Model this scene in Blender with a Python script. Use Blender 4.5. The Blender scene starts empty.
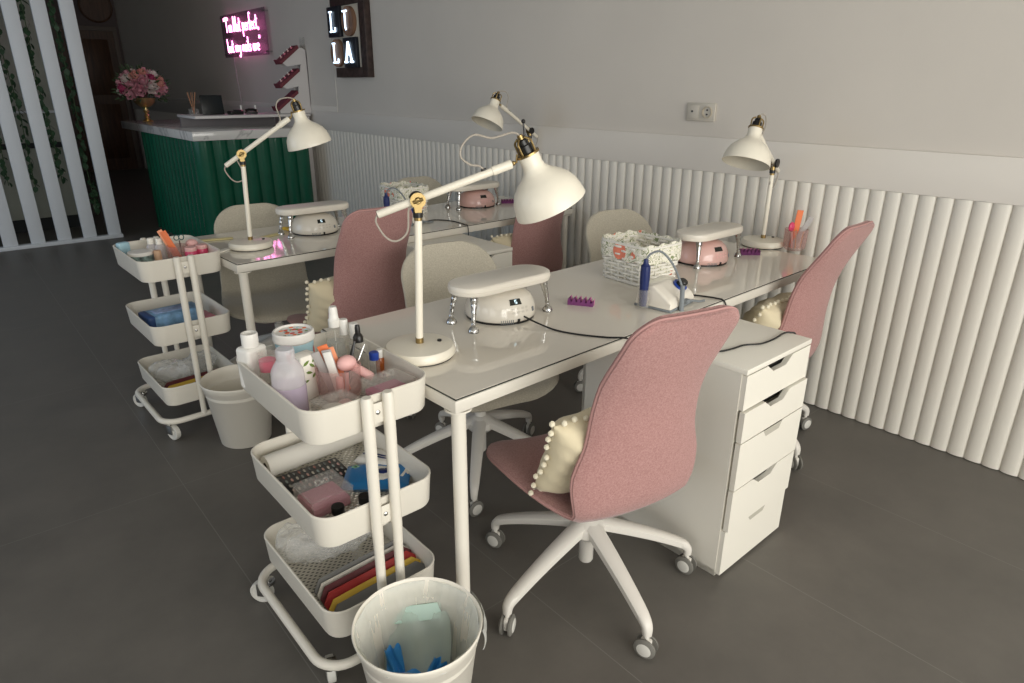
import bpy, bmesh, math, random
from mathutils import Vector, Matrix
PI=math.pi
random.seed(7)
S=bpy.context.scene
COL=S.collection
def V(*a): return Vector(a)
def R(d): return math.radians(d)

# ---------------------------------------------------------------- materials
def srgb(r,g,b):
    f=lambda c:(c/255/12.92) if c/255<=.04045 else ((c/255+.055)/1.055)**2.4
    return (f(r),f(g),f(b),1)
MATS={}
def mat(name,rgb,rough=.5,metal=0,bump=0,bscale=60,spec=.5,coat=0,var=0,vscale=8,sheen=0,trans=0,ior=1.45,sub=0,emis=None,estr=0):
    if name in MATS: return MATS[name]
    m=bpy.data.materials.new(name); m.use_nodes=True; nt=m.node_tree; N=nt.nodes; L=nt.links
    b=N['Principled BSDF']; c=srgb(*rgb)
    b.inputs['Base Color'].default_value=c; b.inputs['Roughness'].default_value=rough
    b.inputs['Metallic'].default_value=metal; b.inputs['Specular IOR Level'].default_value=spec
    b.inputs['Coat Weight'].default_value=coat; b.inputs['Coat Roughness'].default_value=.05
    b.inputs['Sheen Weight'].default_value=sheen; b.inputs['Transmission Weight'].default_value=trans
    b.inputs['IOR'].default_value=ior
    if emis: b.inputs['Emission Color'].default_value=(*emis,1); b.inputs['Emission Strength'].default_value=estr
    tc=N.new('ShaderNodeTexCoord')
    nz=N.new('ShaderNodeTexNoise'); nz.inputs['Scale'].default_value=vscale; nz.inputs['Detail'].default_value=4
    L.new(tc.outputs['Object'],nz.inputs['Vector'])
    if var:
        r=N.new('ShaderNodeValToRGB'); r.color_ramp.elements[0].position=.3; r.color_ramp.elements[1].position=.7
        r.color_ramp.elements[0].color=tuple(x*(1-var) for x in c[:3])+(1,); r.color_ramp.elements[1].color=tuple(min(1,x*(1+var)) for x in c[:3])+(1,)
        L.new(nz.outputs['Fac'],r.inputs['Fac']); L.new(r.outputs['Color'],b.inputs['Base Color'])
    if bump:
        n2=N.new('ShaderNodeTexNoise'); n2.inputs['Scale'].default_value=bscale; n2.inputs['Detail'].default_value=3
        L.new(tc.outputs['Object'],n2.inputs['Vector'])
        bp=N.new('ShaderNodeBump'); bp.inputs['Strength'].default_value=bump; bp.inputs['Distance'].default_value=.004
        L.new(n2.outputs['Fac'],bp.inputs['Height']); L.new(bp.outputs['Normal'],b.inputs['Normal'])
    MATS[name]=m; return m
def film(name,rgb,opac=.35,rough=.15,bump=0,bscale=30,edge=.32):
    """thin clear or tinted plastic: part see-through, part glossy"""
    if name in MATS: return MATS[name]
    m=bpy.data.materials.new(name); m.use_nodes=True; nt=m.node_tree; N=nt.nodes; L=nt.links
    b=N['Principled BSDF']; c=srgb(*rgb); b.inputs['Base Color'].default_value=c; b.inputs['Roughness'].default_value=rough
    t=N.new('ShaderNodeBsdfTransparent'); t.inputs['Color'].default_value=tuple(.35+.65*x**.5 for x in c[:3])+(1,)
    mx=N.new('ShaderNodeMixShader'); fr=N.new('ShaderNodeLayerWeight'); fr.inputs['Blend'].default_value=.35
    ma=N.new('ShaderNodeMath'); ma.operation='MULTIPLY_ADD'; ma.inputs[1].default_value=edge; ma.inputs[2].default_value=opac; ma.use_clamp=True
    L.new(fr.outputs['Facing'],ma.inputs[0]); L.new(ma.outputs[0],mx.inputs[0]); L.new(t.outputs[0],mx.inputs[1]); L.new(b.outputs[0],mx.inputs[2])
    L.new(mx.outputs[0],N['Material Output'].inputs['Surface'])
    if bump:
        tc=N.new('ShaderNodeTexCoord'); n2=N.new('ShaderNodeTexNoise'); n2.inputs['Scale'].default_value=bscale; n2.inputs['Detail'].default_value=5
        L.new(tc.outputs['Object'],n2.inputs['Vector']); bp=N.new('ShaderNodeBump'); bp.inputs['Strength'].default_value=bump; bp.inputs['Distance'].default_value=.01
        L.new(n2.outputs['Fac'],bp.inputs['Height']); L.new(bp.outputs['Normal'],b.inputs['Normal'])
    MATS[name]=m; return m

def mat_floor():
    m=bpy.data.materials.new('floor_tile'); m.use_nodes=True; nt=m.node_tree; N=nt.nodes; L=nt.links; b=N['Principled BSDF']
    tc=N.new('ShaderNodeTexCoord'); sp=N.new('ShaderNodeSeparateXYZ'); L.new(tc.outputs['Object'],sp.inputs[0])
    def line(out,off,per,w):
        a=N.new('ShaderNodeMath'); a.operation='SUBTRACT'; a.inputs[1].default_value=off-per*40-per/2; L.new(out,a.inputs[0])
        mo=N.new('ShaderNodeMath'); mo.operation='MODULO'; mo.inputs[1].default_value=per; L.new(a.outputs[0],mo.inputs[0])
        s=N.new('ShaderNodeMath'); s.operation='SUBTRACT'; s.inputs[1].default_value=per/2; L.new(mo.outputs[0],s.inputs[0])
        ab=N.new('ShaderNodeMath'); ab.operation='ABSOLUTE'; L.new(s.outputs[0],ab.inputs[0])
        lt=N.new('ShaderNodeMath'); lt.operation='LESS_THAN'; lt.inputs[1].default_value=w; L.new(ab.outputs[0],lt.inputs[0]); return lt
    a=line(sp.outputs['X'],1.075,.625,.0012); c=line(sp.outputs['Y'],1.2,1.25,.0012)
    mx=N.new('ShaderNodeMath'); mx.operation='MAXIMUM'; L.new(a.outputs[0],mx.inputs[0]); L.new(c.outputs[0],mx.inputs[1])
    nz=N.new('ShaderNodeTexNoise'); nz.inputs['Scale'].default_value=3.5; nz.inputs['Detail'].default_value=9; nz.inputs['Roughness'].default_value=.65; L.new(tc.outputs['Object'],nz.inputs['Vector'])
    r=N.new('ShaderNodeValToRGB'); r.color_ramp.elements[0].position=.3; r.color_ramp.elements[1].position=.75
    r.color_ramp.elements[0].color=srgb(88,85,80); r.color_ramp.elements[1].color=srgb(104,100,94); L.new(nz.outputs['Fac'],r.inputs['Fac'])
    mc=N.new('ShaderNodeMix'); mc.data_type='RGBA'; mc.inputs['B'].default_value=srgb(116,114,109)
    L.new(mx.outputs[0],mc.inputs['Factor']); L.new(r.outputs['Color'],mc.inputs['A']); L.new(mc.outputs['Result'],b.inputs['Base Color'])
    rr=N.new('ShaderNodeMapRange'); rr.inputs['To Min'].default_value=.42; rr.inputs['To Max'].default_value=.58; L.new(nz.outputs['Fac'],rr.inputs['Value']); L.new(rr.outputs[0],b.inputs['Roughness'])
    bp=N.new('ShaderNodeBump'); bp.inputs['Strength'].default_value=.06; bp.inputs['Distance'].default_value=.004; L.new(nz.outputs['Fac'],bp.inputs['Height']); L.new(bp.outputs['Normal'],b.inputs['Normal'])
    return m
def mat_fabric(name,rgb,rgb2,scale=900):
    m=bpy.data.materials.new(name); m.use_nodes=True; nt=m.node_tree; N=nt.nodes; L=nt.links; b=N['Principled BSDF']
    tc=N.new('ShaderNodeTexCoord'); nz=N.new('ShaderNodeTexNoise'); nz.inputs['Scale'].default_value=scale/4; nz.inputs['Detail'].default_value=6; nz.inputs['Roughness'].default_value=.8
    L.new(tc.outputs['Object'],nz.inputs['Vector']); r=N.new('ShaderNodeValToRGB'); r.color_ramp.elements[0].position=.38; r.color_ramp.elements[1].position=.62
    r.color_ramp.elements[0].color=srgb(*rgb2); r.color_ramp.elements[1].color=srgb(*rgb); L.new(nz.outputs['Fac'],r.inputs['Fac']); L.new(r.outputs['Color'],b.inputs['Base Color'])
    b.inputs['Roughness'].default_value=.95; b.inputs['Sheen Weight'].default_value=.25; b.inputs['Specular IOR Level'].default_value=.2
    bp=N.new('ShaderNodeBump'); bp.inputs['Strength'].default_value=.3; bp.inputs['Distance'].default_value=.002; L.new(nz.outputs['Fac'],bp.inputs['Height']); L.new(bp.outputs['Normal'],b.inputs['Normal'])
    return m
def mat_marble():
    m=bpy.data.materials.new('marble'); m.use_nodes=True; nt=m.node_tree; N=nt.nodes; L=nt.links; b=N['Principled BSDF']
    tc=N.new('ShaderNodeTexCoord'); nz=N.new('ShaderNodeTexNoise'); nz.inputs['Scale'].default_value=1.6; nz.inputs['Detail'].default_value=10; nz.inputs['Distortion'].default_value=1.6
    L.new(tc.outputs['Object'],nz.inputs['Vector']); r=N.new('ShaderNodeValToRGB'); e=r.color_ramp.elements
    e[0].position=.47; e[0].color=srgb(214,212,208); e[1].position=.53; e[1].color=srgb(214,212,208); x=e.new(.5); x.color=srgb(176,174,172)
    L.new(nz.outputs['Fac'],r.inputs['Fac']); L.new(r.outputs['Color'],b.inputs['Base Color']); b.inputs['Roughness'].default_value=.12; return m
def mat_mesh(name):
    """expanded-metal tray floor: lozenge holes punched through painted steel"""
    m=bpy.data.materials.new(name); m.use_nodes=True; nt=m.node_tree; N=nt.nodes; L=nt.links; b=N['Principled BSDF']; b.inputs['Base Color'].default_value=srgb(214,209,196); b.inputs['Roughness'].default_value=.4
    tc=N.new('ShaderNodeTexCoord'); sp=N.new('ShaderNodeSeparateXYZ'); L.new(tc.outputs['Object'],sp.inputs[0])
    def mth(op,a,bv=None,c=None):
        n=N.new('ShaderNodeMath'); n.operation=op
        for i,x in enumerate((a,bv,c)):
            if x is None: continue
            if isinstance(x,(int,float)): n.inputs[i].default_value=x
            else: L.new(x,n.inputs[i])
        return n.outputs[0]
    u=mth('MULTIPLY',sp.outputs['X'],58); v=mth('MULTIPLY',sp.outputs['Y'],110)
    row=mth('FLOOR',v); odd=mth('MODULO',mth('ADD',row,1000),2); u2=mth('ADD',u,mth('MULTIPLY',odd,.5))
    fu=mth('ABSOLUTE',mth('SUBTRACT',mth('FRACT',u2),.5)); fv=mth('ABSOLUTE',mth('SUBTRACT',mth('FRACT',v),.5))
    hole=mth('LESS_THAN',mth('ADD',fu,mth('MULTIPLY',fv,.9)),.40)
    t=N.new('ShaderNodeBsdfTransparent'); mx=N.new('ShaderNodeMixShader'); L.new(hole,mx.inputs[0]); L.new(b.outputs[0],mx.inputs[1]); L.new(t.outputs[0],mx.inputs[2]); L.new(mx.outputs[0],N['Material Output'].inputs['Surface'])
    return m
def mat_floral(name):
    m=bpy.data.materials.new(name); m.use_nodes=True; nt=m.node_tree; N=nt.nodes; L=nt.links; b=N['Principled BSDF']; b.inputs['Roughness'].default_value=.9
    tc=N.new('ShaderNodeTexCoord'); nz=N.new('ShaderNodeTexNoise'); nz.inputs['Scale'].default_value=14; nz.inputs['Detail'].default_value=2; nz.inputs['Distortion'].default_value=2.5; L.new(tc.outputs['Object'],nz.inputs['Vector'])
    r=N.new('ShaderNodeValToRGB'); e=r.color_ramp.elements; r.color_ramp.interpolation='CONSTANT'
    cols=[(0,(222,218,204)),(.40,(128,138,100)),(.44,(226,222,208)),(.52,(160,166,130)),(.55,(226,222,208))]
    e[0].position=0; e[0].color=srgb(*cols[0][1]); e[1].position=cols[1][0]; e[1].color=srgb(*cols[1][1])
    for p,c in cols[2:]:
        x=e.new(p); x.color=srgb(*c)
    L.new(nz.outputs['Fac'],r.inputs['Fac'])
    vo=N.new('ShaderNodeTexVoronoi'); vo.inputs['Scale'].default_value=11; vo.inputs['Randomness'].default_value=.8; L.new(tc.outputs['Object'],vo.inputs['Vector'])
    lt=N.new('ShaderNodeMath'); lt.operation='LESS_THAN'; lt.inputs[1].default_value=.36; L.new(vo.outputs['Distance'],lt.inputs[0])
    mc=N.new('ShaderNodeMix'); mc.data_type='RGBA'; mc.inputs['B'].default_value=srgb(226,132,108); L.new(lt.outputs[0],mc.inputs['Factor']); L.new(r.outputs['Color'],mc.inputs['A']); L.new(mc.outputs['Result'],b.inputs['Base Color'])
    return m
def mat_wood(name,a,b_,scale=3):
    m=bpy.data.materials.new(name); m.use_nodes=True; nt=m.node_tree; N=nt.nodes; L=nt.links; b=N['Principled BSDF']; b.inputs['Roughness'].default_value=.45
    tc=N.new('ShaderNodeTexCoord'); mp=N.new('ShaderNodeMapping'); mp.inputs['Scale'].default_value=(12,12,1); L.new(tc.outputs['Object'],mp.inputs[0])
    nz=N.new('ShaderNodeTexNoise'); nz.inputs['Scale'].default_value=scale; nz.inputs['Detail'].default_value=6; nz.inputs['Distortion'].default_value=.6; L.new(mp.outputs[0],nz.inputs['Vector'])
    r=N.new('ShaderNodeValToRGB'); r.color_ramp.elements[0].position=.35; r.color_ramp.elements[1].position=.65; r.color_ramp.elements[0].color=srgb(*a); r.color_ramp.elements[1].color=srgb(*b_)
    L.new(nz.outputs['Fac'],r.inputs['Fac']); L.new(r.outputs['Color'],b.inputs['Base Color']); return m

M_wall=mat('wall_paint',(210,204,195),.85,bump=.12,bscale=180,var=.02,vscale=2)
M_trim=mat('trim_paint',(214,209,201),.6,bump=.05,bscale=90)
M_flute=mat('fluted_panel_paint',(222,218,208),.5,bump=.03,bscale=40)
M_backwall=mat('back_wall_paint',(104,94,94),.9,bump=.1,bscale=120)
M_ceil=mat('ceiling_paint',(200,198,194),.9)
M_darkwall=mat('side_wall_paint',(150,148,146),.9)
M_floor=mat_floor()
M_board=mat('board_white',(214,218,222),.5,bump=.03)
M_panel=mat('sage_panel',(168,171,160),.8,var=.1,vscale=3)
M_dark=mat('dark_plinth',(38,40,42),.7)
M_door=mat_wood('door_wood',(60,38,22),(86,56,34))
M_frame=mat('door_frame_paint',(112,102,96),.6)
M_green=mat('green_gloss',(17,86,64),.18,var=.12,vscale=5,bump=.04,bscale=8)
M_marble=mat_marble()
M_white=mat('white_laminate',(212,207,196),.35,bump=.02)
M_cab=mat('white_cabinet',(223,219,208),.45,bump=.02)
M_glass=mat('glass_sheet',(226,220,208),.05,spec=.5,coat=.3)
M_glassedge=mat('glass_edge',(40,44,40),.15)
M_metal_w=mat('white_powder_metal',(220,215,203),.38,bump=.02,bscale=200)
M_meshm=mat_mesh('punched_steel')
M_chair_w=mat('white_chair_metal',(214,210,202),.35)
M_wheel=mat('wheel_white',(205,203,196),.45)
M_tyre=mat('tyre_grey',(112,110,104),.6)
M_chrome=mat('chrome',(200,200,198),.12,metal=1)
M_brass=mat('brass',(158,136,92),.34,metal=1)
M_black=mat('black_plastic',(26,25,24),.3)
M_cable=mat('black_cable',(22,21,20),.5)
M_cord=mat('grey_fabric_cord',(176,168,156),.9,bump=.8,bscale=500)
M_lamp=mat('lamp_cream_enamel',(232,226,210),.38,coat=.2)
M_lampin=mat('lamp_inner_white',(196,190,174),.6)
M_pink=mat_fabric('pink_fabric',(178,138,134),(150,109,105))
M_pinkpipe=mat('pink_piping',(172,132,128),.9)
M_beige=mat_fabric('beige_fabric',(198,192,176),(172,165,149))
M_beigepipe=mat('beige_piping',(178,172,158),.9)
M_shellback=M_beige
M_cushion=mat('cream_cushion_cloth',(212,200,170),.9,bump=.6,bscale=22,sheen=.2)
M_pom=mat('pompom_wool',(232,224,200),.95,bump=.6,bscale=300,sheen=.3)
M_pad=mat('white_leatherette',(226,220,208),.4,bump=.1,bscale=250)
M_uvw=mat('glossy_white_plastic',(226,220,208),.12,coat=.4)
M_uvp=mat('glossy_pink_plastic',(222,182,174),.14,coat=.4)
M_wicker=mat('white_wicker',(226,223,214),.6,bump=.3,bscale=120)
M_floral=mat_floral('floral_cloth')
M_blue=mat('dark_blue_rubber',(26,40,92),.35)
M_blue2=mat('bright_blue_plastic',(38,66,150),.3)
M_greypl=mat('grey_plastic',(120,126,130),.5)
M_purple=mat('purple_foam',(122,60,116),.7,bump=.3,bscale=150)
M_pinkfoam=mat('pink_foam',(206,132,172),.7)
M_bin=mat('bin_white_plastic',(222,217,205),.45)
M_liner=film('bin_liner_film',(238,240,236),.30,.25,bump=.6,bscale=14)
M_bag=film('clear_bag_film',(250,250,248),.18,.08,bump=1.0,bscale=26,edge=.25)
M_clear=film('clear_plastic',(240,238,234),.06,.05,edge=.22)
M_pinkclear=film('pink_clear_plastic',(226,200,196),.12,.06,edge=.2)
M_lilac=film('lilac_liquid_plastic',(198,184,204),.72,.2)
M_hazy=film('hazy_plastic',(226,222,224),.40,.18)
M_orange=mat('orange_board',(228,122,74),.6)
M_peach=mat('peach_board',(238,160,120),.6)
M_greyfile=mat('grey_abrasive',(176,172,170),.9,bump=.4,bscale=700)
M_whitepl=mat('white_plastic',(228,226,220),.35)
M_pinkpl=mat('pink_plastic',(226,128,148),.35)
M_hotpink=mat('hot_pink_liquid',(214,72,112),.25)
M_palepink=mat('pale_pink',(224,176,172),.5)
M_leafgreen=mat('leaf_green_print',(104,128,58),.6)
M_redprint=mat('red_print',(204,72,62),.5)
M_cyanprint=mat('pale_blue_print',(170,206,216),.5)
M_amber=mat('amber_glass',(160,84,34),.15)
M_paper=mat('paper_white',(230,226,216),.9,bump=.2,bscale=60)
M_pkblue=mat('blue_package',(40,122,184),.3)
M_pkblue2=mat('pale_blue_package',(120,160,196),.35,var=.35,vscale=30)
M_navy=mat('navy_print',(24,40,92),.4)
M_red=mat('red_board',(170,40,38),.5)
M_maroon=mat('maroon_board',(96,34,40),.5)
M_yellow=mat('yellow_board',(222,184,70),.5)
M_grey=mat('grey_board',(120,120,118),.6)
M_maskg=film('pale_green_film',(226,238,232),.38,.3)
M_glove=mat('glove_blue',(50,138,210),.45,bump=.5,bscale=40)
M_ivy=mat('ivy_leaf',(52,82,58),.6,var=.3,vscale=20)
M_gold=mat('gold_vase',(222,198,140),.3,metal=1)
M_rose=[mat('rose_deep',(178,70,112),.8),mat('rose_pink',(208,150,164),.8),mat('rose_white',(222,210,206),.8),mat('rose_peach',(214,152,140),.8)]
M_stem=mat('stem_green',(64,88,58),.7,var=.2)
M_maroonpl=mat('maroon_acrylic',(112,58,66),.7,spec=.2)
M_rack=mat('rack_white',(206,202,200),.4)
M_neonplate=film('neon_backing',(150,130,146),.10,.2,edge=.1)
M_neon=mat('neon_pink',(255,150,210),.4,emis=(1,.30,.64),estr=5.5)
M_signframe=mat('sign_dark_frame',(56,42,38),.5,var=.5,vscale=30,bump=.5,bscale=40)
M_signcream=mat('sign_cream',(196,188,172),.6)
M_signblack=mat('sign_black',(20,24,34),.4)
M_signbrown=mat('sign_brown',(128,96,76),.6)
M_bulb=mat('sign_letter_light',(230,240,255),.4,emis=(.62,.80,1),estr=2.4)
M_lcd=mat('display_dark',(34,36,32),.2)
M_seg=mat('display_segment',(200,225,230),.4,emis=(.7,.9,1),estr=1.0)
M_clock=mat_wood('brown_disc',(70,48,34),(96,66,46))

# ---------------------------------------------------------------- mesh builder
class MB:
    def __init__(s): s.v=[]; s.f=[]; s.m=[]; s.mats=[]
    def mi(s,m):
        # None stands for the object's own material
        if m not in s.mats: s.mats.append(m)
        return s.mats.index(m)
    def add(s,vs,fs,m=None,X=None):
        o=len(s.v); s.v+= [tuple(X@Vector(p)) for p in vs] if X is not None else [tuple(p) for p in vs]
        s.f+=[tuple(i+o for i in f) for f in fs]; k=s.mi(m); s.m+=[k]*len(fs); return s
    def bm(s,b,m=None,X=None):
        b.verts.ensure_lookup_table(); b.verts.index_update()
        s.add([v.co.copy() for v in b.verts],[[v.index for v in f.verts] for f in b.faces],m,X); b.free(); return s
    def box(s,c,d,bev=0,m=None,X=None,seg=2):
        b=bmesh.new(); bmesh.ops.create_cube(b,size=1)
        for v in b.verts: v.co=Vector((v.co.x*d[0],v.co.y*d[1],v.co.z*d[2]))
        if bev: bmesh.ops.bevel(b,geom=list(b.edges),offset=min(bev,min(d)*.49),segments=seg,profile=.5,affect='EDGES')
        T=Matrix.Translation(c); return s.bm(b,m,(X@T) if X is not None else T)
    def span(s,a,b,bev=0,m=None,X=None): return s.box([(a[i]+b[i])/2 for i in range(3)],[abs(b[i]-a[i]) for i in range(3)],bev,m,X)
    def tube(s,pts,r,n=10,closed=False,m=None,X=None,caps=True,flat=1.0):
        P=[Vector(p) for p in pts]; k=len(P); rs=r if isinstance(r,(list,tuple)) else [r]*k
        vs=[];fs=[]; up=None
        for i in range(k):
            if closed: t=(P[(i+1)%k]-P[i-1])
            else: t=P[min(i+1,k-1)]-P[max(i-1,0)]
            t.normalize()
            if up is None:
                a=Vector((0,0,1)) if abs(t.z)<.9 else Vector((1,0,0)); up=(a-t*a.dot(t)).normalized()
            else: up=(up-t*up.dot(t)).normalized()
            sd=t.cross(up)
            for j in range(n):
                a=2*PI*j/n; vs.append(P[i]+(up*math.cos(a)*flat+sd*math.sin(a))*rs[i])
        for i in range(k if closed else k-1):
            for j in range(n):
                a=i*n+j;b=i*n+(j+1)%n; i2=(i+1)%k; fs.append((a,b,i2*n+(j+1)%n,i2*n+j))
        if caps and not closed: fs.append(tuple(range(n))[::-1]); fs.append(tuple((k-1)*n+j for j in range(n)))
        return s.add(vs,fs,m,X)
    def cyl(s,a,b,r,r2=None,n=24,m=None,X=None): return s.tube([a,b],[r,r if r2 is None else r2],n,m=m,X=X)
    def lathe(s,pr,n=32,m=None,X=None,cap0=False,cap1=False,wave=None):
        vs=[];fs=[];k=len(pr)
        for (r,z) in pr:
            for j in range(n):
                a=2*PI*j/n; rr=r*(1+(wave(a,z) if wave else 0)); vs.append((rr*math.cos(a),rr*math.sin(a),z))
        for i in range(k-1):
            for j in range(n): fs.append((i*n+j,i*n+(j+1)%n,(i+1)*n+(j+1)%n,(i+1)*n+j))
        if cap0: fs.append(tuple(range(n))[::-1])
        if cap1: fs.append(tuple((k-1)*n+j for j in range(n)))
        return s.add(vs,fs,m,X)
    def sph(s,c,r,n=12,m=None,X=None,sq=(1,1,1)):
        vs=[];fs=[];h=n//2
        for i in range(h+1):
            t=PI*i/h
            for j in range(n):
                a=2*PI*j/n; vs.append((c[0]+r*sq[0]*math.sin(t)*math.cos(a),c[1]+r*sq[1]*math.sin(t)*math.sin(a),c[2]-r*sq[2]*math.cos(t)))
        for i in range(h):
            for j in range(n): fs.append((i*n+j,i*n+(j+1)%n,(i+1)*n+(j+1)%n,(i+1)*n+j))
        return s.add(vs,fs,m,X)
    def grid(s,fn,nu,nv,m=None,X=None,closeu=False,flip=False):
        vs=[fn(i/(nu if closeu else nu-1),j/(nv-1)) for j in range(nv) for i in range(nu)]; fs=[]
        for j in range(nv-1):
            for i in range(nu if closeu else nu-1):
                q=(j*nu+i,j*nu+(i+1)%nu,(j+1)*nu+(i+1)%nu,(j+1)*nu+i); fs.append(q[::-1] if flip else q)
        return s.add(vs,fs,m,X)
    def prism(s,poly,h0,h1,m=None,X=None,axis='z'):
        """polygon of 2-D points extruded; axis picks the extrude direction"""
        n=len(poly); mk={'z':lambda p,h:(p[0],p[1],h),'y':lambda p,h:(p[0],h,p[1]),'x':lambda p,h:(h,p[0],p[1])}[axis]
        vs=[mk(p,h0) for p in poly]+[mk(p,h1) for p in poly]
        fs=[tuple(range(n))[::-1],tuple(range(n,2*n))]+[(i,(i+1)%n,n+(i+1)%n,n+i) for i in range(n)]
        return s.add(vs,fs,m,X)
CACHE={}
def mesh_of(mb,name,mt,angle=35):
    me=bpy.data.meshes.new(name); me.from_pydata(mb.v,[],mb.f); 
    mats=[x or mt for x in mb.mats] if mb.mats else [mt]
    for x in mats: me.materials.append(x)
    if mb.mats: me.polygons.foreach_set('material_index',mb.m)
    b=bmesh.new(); b.from_mesh(me); bmesh.ops.remove_doubles(b,verts=b.verts,dist=1e-6); bmesh.ops.recalc_face_normals(b,faces=b.faces); b.to_mesh(me); b.free()
    me.shade_smooth(); me.set_sharp_from_angle(angle=R(angle)); me.update(); return me
def props(o,label=None,cat=None,group=None,kind=None):
    if label: o['label']=label
    if cat: o['category']=cat
    if group: o['group']=group
    if kind: o['kind']=kind
    return o
def obj(name,mb,mt,parent=None,angle=35,label=None,key=None,loc=None,rot=None):
    if key and key in CACHE: me=CACHE[key]
    else:
        me=mesh_of(mb() if callable(mb) else mb,name,mt,angle)
        if key: CACHE[key]=me
    o=bpy.data.objects.new(name,me); COL.objects.link(o)
    if parent: o.parent=parent
    if loc is not None: o.location=loc
    if rot is not None: o.rotation_euler=rot
    if label: o['label']=label
    return o
def thing(name,label,cat,loc=(0,0,0),rz=0,group=None,rot=None):
    o=bpy.data.objects.new(name,None); COL.objects.link(o); o.empty_display_size=.05
    o.location=loc; o.rotation_euler=rot if rot else (0,0,rz); return props(o,label,cat,group)
def solo(name,mb,mt,label,cat,loc=(0,0,0),rz=0,group=None,angle=35,rot=None,key=None):
    o=obj(name,mb,mt,None,angle,key=key); o.location=loc; o.rotation_euler=rot if rot else (0,0,rz); return props(o,label,cat,group)
def struct(name,mb,mt,parent=None,angle=35):
    o=obj(name,mb,mt,parent,angle)
    if not parent: o['kind']='structure'
    return o
def copy_tree(o,parent=None):
    c=o.copy(); COL.objects.link(c)
    if parent: c.parent=parent
    for ch in list(o.children): copy_tree(ch,c)
    return c
def crom(P,n=6,closed=False):
    P=[Vector(p) for p in P]; k=len(P); out=[]
    for i in range(k if closed else k-1):
        g=(lambda j:P[j%k]) if closed else (lambda j:P[max(0,min(k-1,j))])
        a,b,c,d=g(i-1),g(i),g(i+1),g(i+2)
        for t in range(n):
            t/=n; out.append(.5*((2*b)+(-a+c)*t+(2*a-5*b+4*c-d)*t*t+(-a+3*b-3*c+d)*t**3))
    if not closed: out.append(P[-1])
    return out
def rrect(w,d,r,n=6):
    o=[]
    for cx,cy,a0 in((w/2-r,d/2-r,0),(-w/2+r,d/2-r,90),(-w/2+r,-d/2+r,180),(w/2-r,-d/2+r,270)):
        for i in range(n+1):
            a=R(a0+90*i/n); o.append((cx+r*math.cos(a),cy+r*math.sin(a)))
    return o
ZT=.737   # top of the table glass

# ---------------------------------------------------------------- the room
XW=2.950
struct('floor',MB().span((-3.2,-2.6,-.05),(3.2,14,0)),M_floor)
struct('ceiling',MB().span((-3.2,-2.6,2.95),(3.2,14,3.05)),M_ceil)
struct('wall_right',MB().span((XW,-2.6,0),(XW+.12,14,2.95)),M_wall)
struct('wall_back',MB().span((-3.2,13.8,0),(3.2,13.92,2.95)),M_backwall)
# left wall with a wide shop window (outside the frame, lets the cool light in)
mb=MB(); mb.span((-3.12,-2.6,0),(-3.0,14,.5)); mb.span((-3.12,-2.6,2.6),(-3.0,14,2.95))
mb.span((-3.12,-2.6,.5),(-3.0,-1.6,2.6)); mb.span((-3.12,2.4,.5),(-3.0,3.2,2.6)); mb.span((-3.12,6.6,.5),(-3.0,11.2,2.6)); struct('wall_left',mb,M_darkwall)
w=struct('window_1',MB().span((-3.1,3.2,.5),(-3.04,3.26,2.6)).span((-3.1,6.54,.5),(-3.04,6.6,2.6)).span((-3.1,4.87,.5),(-3.04,4.93,2.6)).span((-3.1,3.2,.5),(-3.04,6.6,.56)).span((-3.1,3.2,2.54),(-3.04,6.6,2.6)),M_frame)
struct('fill_window',MB().span((-3.1,-1.6,.5),(-3.04,-1.54,2.6)).span((-3.1,2.34,.5),(-3.04,2.4,2.6)).span((-3.1,.37,.5),(-3.04,.43,2.6)).span((-3.1,-1.6,.5),(-3.04,2.4,.56)).span((-3.1,-1.6,2.54),(-3.04,2.4,2.6)),M_frame)  # unseen window frame added to go with the left fill lamp
# street front behind the camera
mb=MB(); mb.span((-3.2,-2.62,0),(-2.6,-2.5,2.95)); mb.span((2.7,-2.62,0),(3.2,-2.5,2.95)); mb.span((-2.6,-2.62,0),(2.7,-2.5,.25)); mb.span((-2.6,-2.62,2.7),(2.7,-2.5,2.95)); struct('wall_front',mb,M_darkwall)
mb=MB()
for x in(-2.6,-.87,.87,2.64): mb.span((x,-2.6,.25),(x+.06,-2.54,2.7))
mb.span((-2.6,-2.6,.25),(2.7,-2.54,.31)).span((-2.6,-2.6,2.64),(2.7,-2.54,2.7)); struct('window_2',mb,M_frame)

# right wall: flat band and fluted wainscot of half-round staves
struct('trim_1',MB().span((2.935,-2.5,1.022),(XW,13.78,1.186),bev=.003),M_trim)
def flutes():
    mb=MB(); p=.0626; y=-2.4; prof=[]
    while y<13.6:
        for k in range(9):
            a=PI*k/8; prof.append((2.947-.013*math.sin(a)**.9,y+p/2-math.cos(a)*p/2*.985))
        y+=p
    vs=[(x,yy,z) for z in(0.004,1.022) for x,yy in prof]; n=len(prof)
    fs=[(i,i+1,n+i+1,n+i) for i in range(n-1)]
    return mb.add(vs,fs).add([(2.9475,-2.4,.004),(2.9475,13.7,.004),(2.9475,13.7,1.022),(2.9475,-2.4,1.022)],[(0,1,2,3)])
struct('trim_2',flutes(),M_flute,angle=50)
# a plaster panel joint on the upper wall
struct('trim_3',MB().span((2.943,5.93,1.186),(XW,13.78,1.235),bev=.002).span((2.946,5.93,1.235),(XW,5.938,2.95)),M_trim)

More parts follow.
